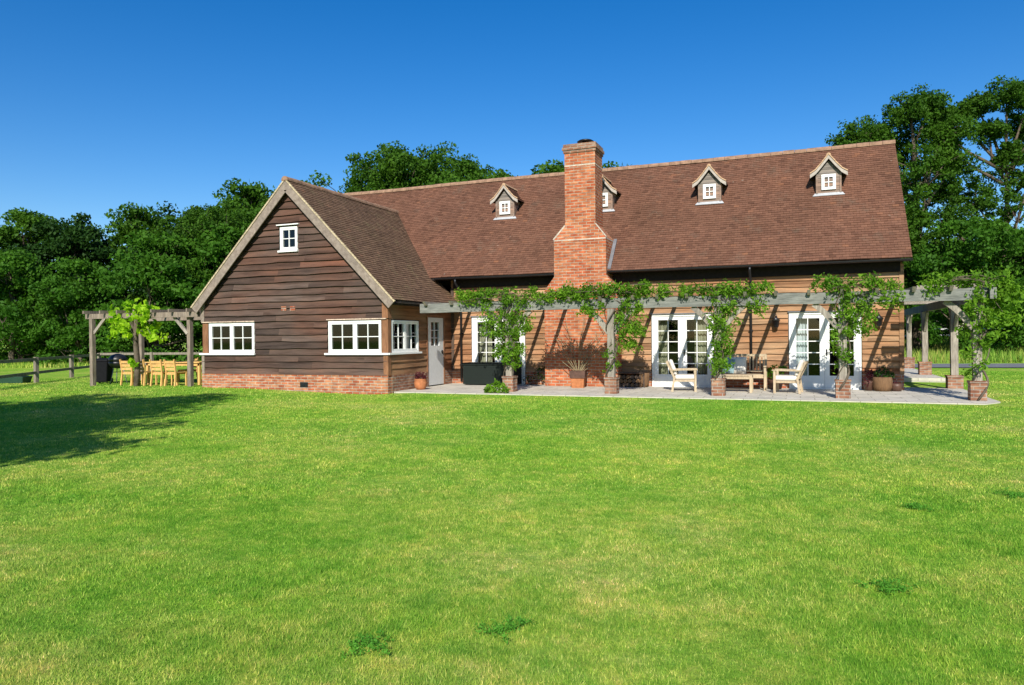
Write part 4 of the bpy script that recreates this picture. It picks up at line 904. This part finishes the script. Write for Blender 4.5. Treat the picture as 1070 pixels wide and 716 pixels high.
# pots
def plant(root, name, mat, cs, leaf, seed, cnt=40, aspect=.45, droop=0):
    leafcloud([c[:3] for c in cs], [(c[3],)*3 for c in cs], [cnt]*len(cs), leaf, seed, name, mat, root, aspect, droop)
def pot(label, x, y, prof, potmat, cs, leafm, leaf=.07, seed=1, cat='plant pot', n=20, cnt=45, name='potted_plant', sq=False):
    r_ = empty(name, (x, y, 0)); tag(r_, label, cat, 'pots on the terrace'); mb = MB(); mb.lathe(prof, (0, 0, 0), 4 if sq else n)
    o = mb.build('pot', potmat, r_)
    if sq: o.rotation_euler.z = R(45+8); o.data.polygons.foreach_set('use_smooth', [False]*len(o.data.polygons))
    mb = MB(); rr = prof[-1][0]*.95; mb.lathe([(rr, prof[-1][1]-.06), (rr*.5, prof[-1][1]-.04)], (0, 0, 0), 4 if sq else n); o = mb.build('soil', SOIL, r_)
    if sq: o.rotation_euler.z = R(53)
    if cs: plant(r_, 'foliage', leafm, cs, leaf, seed, cnt)
    return r_
pot('round terracotta pot of dark red leaves by the kitchen door', -10.22, -2.85, [(.11, 0), (.17, .08), (.19, .2), (.17, .29), (.185, .31), (.17, .31)], TERRA, [(-.08, 0, .38, .11), (.09, .03, .4, .11), (0, -.05, .44, .12), (.14, -.02, .35, .08), (-.14, .02, .36, .08)], LEAF_P, .07, 2)
pot('half barrel planter with dark plants right of the rightmost doors', 1.98, -.42, [(.20, 0), (.235, .12), (.24, .24), (.225, .36), (.20, .36)], BARREL, [(-.12, 0, .45, .13), (.12, 0, .46, .13), (0, -.05, .52, .14), (.22, 0, .42, .09)], LEAF_B, .08, 3)
pot('dark pot of deep red leaves between the rightmost doors and the barrel', 1.66, -.36, [(.10, 0), (.13, .2), (.14, .26), (.12, .26)], CLAYDK, [(-.05, 0, .35, .13), (.06, 0, .42, .12), (0, -.02, .5, .12), (-.03, -.08, .22, .12)], LEAF_P, .075, 4)
pot('small low clay pot at the house corner right of the barrel', 2.3, -.4, [(.12, 0), (.15, .12), (.155, .2), (.13, .2)], CLAYDK, [(0, 0, .22, .08)], LEAF_P, .05, 5)
pot('dark pot with a leafy green bush between the bench and the right armchair', -.62, -.42, [(.14, 0), (.2, .22), (.21, .26), (.18, .26)], CLAYDK, [(-.1, 0, .42, .16), (.12, 0, .44, .16), (0, -.04, .55, .15), (.2, 0, .55, .1), (-.18, 0, .5, .1)], LEAF_V, .09, 6, cnt=60)
pp = pot('square terracotta pot of bare twigs in front of the brick chimney base', -6.02, -1.02, [(.24, 0), (.28, .30), (.30, .302), (.31, .48), (.27, .48)], TERRA, None, None, sq=True)
mb = MB(); mb.lathe([(.312, .285), (.325, .50), (.285, .50)], (0, 0, 0), 4); o = mb.build('rim', CLAYDK, pp); o.rotation_euler.z = R(53); o.data.polygons.foreach_set('use_smooth', [False]*len(o.data.polygons))
mb = MB(); g = random.Random(9)
TW = simple('pale_dry_twig', (.26, .21, .12), .9, .1, .2)
for k in range(17):
    a = -1.1+2.2*k/16+g.uniform(-.12, .12); L = 1.1+.8*g.random(); x, z = math.sin(a)*L, math.cos(a)*L*.85+.5
    p1 = (x*.4+g.uniform(-.05, .05), .12, .5+(z-.5)*.5); p2 = (x, .38, z); mb.tube([(0.04*math.sin(a), 0, .42), p1, p2], [.011, .008, .005], 4, cap=False)
    for q in range(3): f = .4+.2*q; b0 = (x*f, .2+.15*f, .5+(z-.5)*f); mb.tube([b0, (b0[0]+g.uniform(-.3, .3), .38, b0[2]+g.uniform(.05, .35))], [.008, .004], 4, cap=False)
mb.build('twigs', TW, pp)
def bush(label, x, y, z, cs, mat, leaf, seed, cnt=50, name='leafy_plant', aspect=.35, group='garden plants'):
    r_ = empty(name, (x, y, z)); tag(r_, label, 'plant', group); mb = MB()
    for c in cs: mb.tube([(0, 0, 0), (c[0]*.6, c[1]*.6, c[2]*.6), c[:3]], [.008, .006, .003], 4, cap=False)
    mb.build('stem', BARK, r_); plant(r_, 'foliage', mat, cs, leaf, seed, cnt, aspect); return r_
bush('bright green leafy plant at the foot of the first terrace post', -7.55, -3.52, -.05, [(-.18, 0, .16, .14), (.12, .0, .2, .15), (0, -.05, .3, .14), (-.02, 0, .1, .16), (.26, 0, .12, .1), (-.3, 0, .1, .09)], LEAF_V, .13, 11)
bush('dark green plant in the shade right of the leftmost doors', -7.75, -.35, 0, [(-.1, 0, .2, .15), (.2, 0, .3, .18), (.5, 0, .25, .16), (.35, 0, .5, .12)], LEAF_B, .09, 12)

# ------------------------------------------------------------------ left pergola, table set, barbecue
zg = .03
lp = empty('small_pergola', (0, 0, 0)); tag(lp, 'small weathered wooden pergola over the outdoor dining table', 'pergola')
WP = timber('brown_grey_post', (.13, .10, .08), (.34, .28, .22))
for (x, y) in ((-21.5, -4.35), (-17.86, -3.85), (-22.9, -1.2), (-17.9, -1.2)):
    mb = MB(); mb.box(x-.065, x+.065, y-.065, y+.065, 0, 2.22); mb.build('post', WP, lp)
for y in (-4.35, -1.2):
    mb = MB(); mb.hexa([(-21.75 if y < -3 else -23.1, y-.05, 2.22), (-17.4, y+.35 if y < -3 else y-.05, 2.22), (-17.4, y+.45 if y < -3 else y+.05, 2.22), (-21.75, y+.05, 2.22), (-21.75, y-.05, 2.38), (-17.4, y+.35 if y < -3 else y-.05, 2.38), (-17.4, y+.45 if y < -3 else y+.05, 2.38), (-21.75, y+.05, 2.38)]); mb.build('beam', WP, lp)
for k in range(7):
    x = -21.6+.66*k; mb = MB(); mb.bar((x, -4.6+.1*k*.66, 2.43), (x, -.9, 2.43), .05, .10); mb.build('rafter', WP, lp)
for a, b_ in (((-21.45, -4.33, 1.75), (-21.0, -4.28, 2.24)), ((-17.9, -3.9, 1.7), (-18.4, -3.95, 2.24))):
    mb = MB(); mb.bar(a, b_, .07, .09); mb.build('brace', OAKGREY, lp)
lv = empty('climbing_vine', (-19.85, -4.12, zg)); tag(lv, 'bright lime green leafy vine on a grey trunk at the small pergola', 'climbing plant')
mb = MB(); mb.tube([(0, 0, -.1), (.03, .02, .7), (-.02, 0, 1.5), (.02, 0, 2.2), (0, .1, 2.45)], [.10, .085, .08, .07, .04], 8); g = random.Random(2)
cs = []
for k in range(46):
    a = g.uniform(0, 6.28); rr = g.random()**.6*.95; z = 1.75+.95*g.random()-.35*rr; cs.append((rr*math.cos(a)*1.0, rr*math.sin(a)*.7, z+.1, .15+.08*g.random()))
    if k % 4 == 0: mb.tube([(0, 0, 1.6), (cs[-1][0]*.5, cs[-1][1]*.5, 2.1), cs[-1][:3]], [.03, .018, .006], 5, cap=False)
mb.build('stem', BARK, lv); cs += [(-.05, -.14, .78, .12), (.05, -.12, .72, .1)]
plant(lv, 'foliage', LEAF_L, cs, .17, 21, 17, .75, .3)
def dining_chair(x, y, rz):
    r_ = empty('dining_chair', (x, y, zg), rz)
    for sx in (-.2, .2):
        mb = MB(); mb.bar((sx, .21, 0), (sx, .21, .43), .042, .045); mb.build('leg', TEAK, r_)
        mb = MB(); mb.bar((sx*1.08, -.25, 0), (sx, -.20, .44), .042, .05); mb.bar((sx, -.20, .44), (sx*1.08, -.27, .86), .042, .045); mb.build('leg', TEAK, r_)
    mb = MB()
    for k in range(5): mb.box(-.215, .215, -.18+.088*k, -.10+.088*k, .43, .452)
    mb.box(-.2, .2, -.205, -.185, .37, .428); mb.box(-.2, .2, .195, .215, .37, .428); mb.build('seat', TEAK, r_)
    mb = MB()
    for z in (.55, .66, .77): mb.bar((-.2, -.205-.02*(z-.44)/.14, z), (.2, -.205-.02*(z-.44)/.14, z), .018, .085)
    mb.build('backrest', TEAK, r_)
    return r_
cl = ['teak dining chair at the barbecue end of the table', 'teak dining chair half hidden behind the grey vine trunk', 'teak dining chair just right of the vine trunk', 'teak dining chair nearest the pergola post by the house']
c0 = dining_chair(-20.47, -3.72, .05)
for i, (x, y, rz) in enumerate(((-20.47, -3.74, .06), (-19.93, -3.66, -.1), (-19.21, -3.70, .03), (-18.67, -3.64, -.04))):
    c = c0 if i == 0 else copy_tree(c0); c.location = (x, y, zg); c.rotation_euler.z = rz; tag(c, cl[i], 'chair', 'dining chairs round the outdoor table')
for i, (x, y, rz, lb) in enumerate(((-19.9, -1.95, math.pi, 'teak dining chair on the far side of the table behind the vine trunk'), (-19.0, -1.95, math.pi, 'teak dining chair on the far side of the table, nearer the house'), (-17.5, -2.75, math.pi/2, 'teak dining chair at the house end of the table beyond the post'))):
    c = copy_tree(c0); c.location = (x, y, zg); c.rotation_euler.z = rz; tag(c, lb, 'chair', 'dining chairs round the outdoor table')
t_ = empty('dining_table', (-19.3, -2.8, zg)); tag(t_, 'long teak dining table under the small pergola', 'table')
mb = MB()
for k in range(9): mb.box(-1.25, 1.25, -.45+.1*k, -.36+.1*k, .72, .75)
mb.build('table_top', TEAK, t_); mb = MB(); mb.box(-1.15, 1.15, -.40, -.37, .63, .718); mb.build('apron', TEAK, t_); mb = MB(); mb.box(-1.15, 1.15, .40, .43, .63, .718); mb.build('apron', TEAK, t_)
for sx in (-1.12, 1.12):
    for sy in (-.36, .38): mb = MB(); mb.box(sx-.04, sx+.04, sy-.04, sy+.04, 0, .718); mb.build('leg', TEAK, t_)
bq = empty('kettle_barbecue', (-21.75, -3.2, zg)); tag(bq, 'black kettle barbecue on legs left of the dining chairs', 'barbecue')
mb = MB(); mb.lathe([(.05, .52), (.2, .56), (.29, .68), (.3, .76), (.02, .76)], (0, 0, 0), 20); mb.build('bowl', BLACK, bq)
mb = MB(); mb.lathe([(.305, .77), (.29, .87), (.2, .98), (.05, 1.03), (.01, 1.03)], (0, 0, 0), 20); mb.box(-.05, .05, -.02, .02, 1.05, 1.08); mb.build('lid', BLACK, bq)
for a in (.5, 2.6, 4.7): mb = MB(); mb.tube([(.15*math.cos(a), .15*math.sin(a), .6), (.3*math.cos(a), .3*math.sin(a), 0)], .014, 6); mb.build('leg', LEAD, bq)
mb = MB(); mb.box(-.55, -.30, -.14, .14, .72, .75); mb.build('side_shelf', WHITE, bq)
bn = empty('wheeled_bin', (-21.2, -4.05, zg)); bn.location = (-22.35, -3.3, zg); tag(bn, 'tall black bin beside the left post of the small pergola', 'bin')
mb = MB(); mb.hexa([(-.2, -.2, .06), (.2, -.2, .06), (.2, .22, .06), (-.2, .22, .06), (-.26, -.26, .78), (.26, -.26, .78), (.26, .3, .78), (-.26, .3, .78)]); MATTBLK = simple('matt_black_plastic', (.010, .010, .012), .8, .1, .2)
mb.build('body', MATTBLK, bn, .02)
mb = MB(); mb.hexa([(-.27, -.28, .78), (.27, -.28, .78), (.27, .33, .80), (-.27, .33, .80), (-.25, -.26, .83), (.25, -.26, .83), (.25, .3, .87), (-.25, .3, .87)]); mb.build('lid', MATTBLK, bn)
for sx in (-.2, .2): mb = MB(); mb.tube([(sx-.02, .24, .09), (sx+.02, .24, .09)], .09, 12); mb.build('wheel', BLACK, bn)
bn.rotation_euler.z = .5
tr = empty('ground_trough', (-26.4, -4.0, zg)); tag(tr, 'low dark green planting trough on the grass at the far left', 'trough')
mb = MB(); mb.hexa([(-.85, -.22, 0), (.85, -.22, 0), (.85, .22, 0), (-.85, .22, 0), (-.9, -.27, .24), (.9, -.27, .24), (.9, .27, .24), (-.9, .27, .24)]); mb.build('body', simple('dark_green_trough', (.02, .06, .035), .6, .3), tr, .015)
mb = MB(); mb.box(-.8, .8, -.2, .2, .24, .26); mb.build('soil', SOIL, tr); tr.rotation_euler.z = .37

# ------------------------------------------------------------------ fences
fe = empty('field_fence', (0, 0, 0)); tag(fe, 'weathered post and rail fence running back behind the small pergola', 'fence')
FW = timber('fence_wood', (.12, .10, .075), (.33, .29, .23)); d = np.array([-2.14, 3.0]); p0 = np.array([-25.42, -3.47])
pts = [p0+d*k for k in range(-2, 8)]
pts = [tuple(p0-d*2), tuple(p0-d)]+[tuple(p0+d*k) for k in range(8)]
for (x, y) in pts: mb = MB(); z = G(x, y); mb.box(x-.06, x+.06, y-.06, y+.06, z-.1, z+.92); mb.build('post', FW, fe)
for h_ in (.84, .36):
    for a, b_ in zip(pts[:-1], pts[1:]): mb = MB(); mb.bar((a[0], a[1], G(*a)+h_), (b_[0], b_[1], G(*b_)+h_), .045, .10); mb.build('rail', FW, fe)
fe2 = empty('back_fence', (0, 0, 0)); tag(fe2, 'low post and rail fence crossing the grass behind the dining chairs', 'fence')
e = p0+d*7; pts = [(e[0]+2.9*k, e[1]+.9*k) for k in range(0, 0)]
qx = [(-24.4-0.0, 5.2), (-27.2, 4.4), (-30.0, 3.6)]
pts = [(-29.7+2.6*k, 2.53+.55*k) for k in range(0, 6)]
for (x, y) in pts[1:]: mb = MB(); z = G(x, y); mb.box(x-.06, x+.06, y-.06, y+.06, z-.1, z+.95); mb.build('post', FW, fe2)
for h_ in (.88, .42):
    for a, b_ in zip(pts[:-1], pts[1:]): mb = MB(); mb.bar((a[0], a[1], G(*a)+h_), (b_[0], b_[1], G(*b_)+h_), .045, .10); mb.build('rail', FW, fe2)
fe3 = empty('white_fence', (0, 0, 0)); tag(fe3, 'white painted rail fence across the far meadow at the right', 'fence')
pts = [(2+3.2*k, 38+.5*k) for k in range(14)]
for (x, y) in pts: mb = MB(); z = G(x, y); mb.box(x-.06, x+.06, y-.06, y+.06, z-.1, z+1.15); mb.build('post', WHITEFENCE, fe3)
for h_ in (1.08, .62):
    for a, b_ in zip(pts[:-1], pts[1:]): mb = MB(); mb.bar((a[0], a[1], G(*a)+h_), (b_[0], b_[1], G(*b_)+h_), .04, .11); mb.build('rail', WHITEFENCE, fe3)
# meadow grass beyond the drive
m = NT('meadow_grass_blade', .8, .2); t_ = m.tint(); c = m.mix(m.ramp(t_[0], [(0, (.13, .22, .03)), (.5, (.26, .31, .05)), (1, (.40, .36, .10))]), (.55, .95, .5), m.ramp(m.noise(m.obj(), .25, 3), [(.4, (0, 0, 0)), (.62, (1, 1, 1))]), 'MULTIPLY'); m.col(c); MEADOW = m.m
n = 42000; x = rng.uniform(-2, 34, n); y = rng.uniform(18.6, 37, n)
blade_y = 18.2+.12*(x-5); ok = y > blade_y+.3; x, y = x[ok], y[ok]
o = blades('meadow_grass', x, y, rng.uniform(.25, .6, len(x)), rng.uniform(.03, .06, len(x)), MEADOW, .5); tag(o, 'tall yellowish meadow grass beyond the driveway', 'meadow grass', kind='stuff')
# rough grass at the left wood edge
n = 16000; t1 = rng.uniform(0, 1, n); x = -60+38*t1; y = 1.5+13*t1+rng.uniform(-1.5, 2.5, n)
o = blades('rough_grass', x, y, rng.uniform(.12, .35, n), rng.uniform(.03, .06, n), BLADE, .5); tag(o, 'rough longer grass along the edge of the wood', 'grass', kind='stuff')
# weeds in the lawn
WEED = leaf_mat('weed_leaves', (.08, .25, .025), (.13, .36, .04), .3)
for i, (x, y, s, lb) in enumerate(((-1.50, -17.95, .16, 'dark green weed clump low in the centre of the lawn'), (-2.05, -18.4, .17, 'dark green weed clump nearest the bottom edge, left of centre'), (.50, -16.6, .17, 'dark green weed clump in the lower right of the lawn'), (.95, -14.2, .15, 'small weed clump in the right part of the lawn'), (1.9, -13.3, .16, 'small weed clump farthest right in the lawn'))):
    r_ = empty('weed_clump', (x, y, G(x, y))); tag(r_, lb, 'weed', 'weed clumps in the lawn'); g = random.Random(70+i)
    cs = [(g.gauss(0, 1)*s*.36, g.gauss(0, 1)*s*.36, .018+.025*g.random()) for _ in range(26)]
    leafcloud(cs, [(.035, .035, .022)]*26, [26]*26, .02, 80+i, 'foliage', WEED, r_, .35)
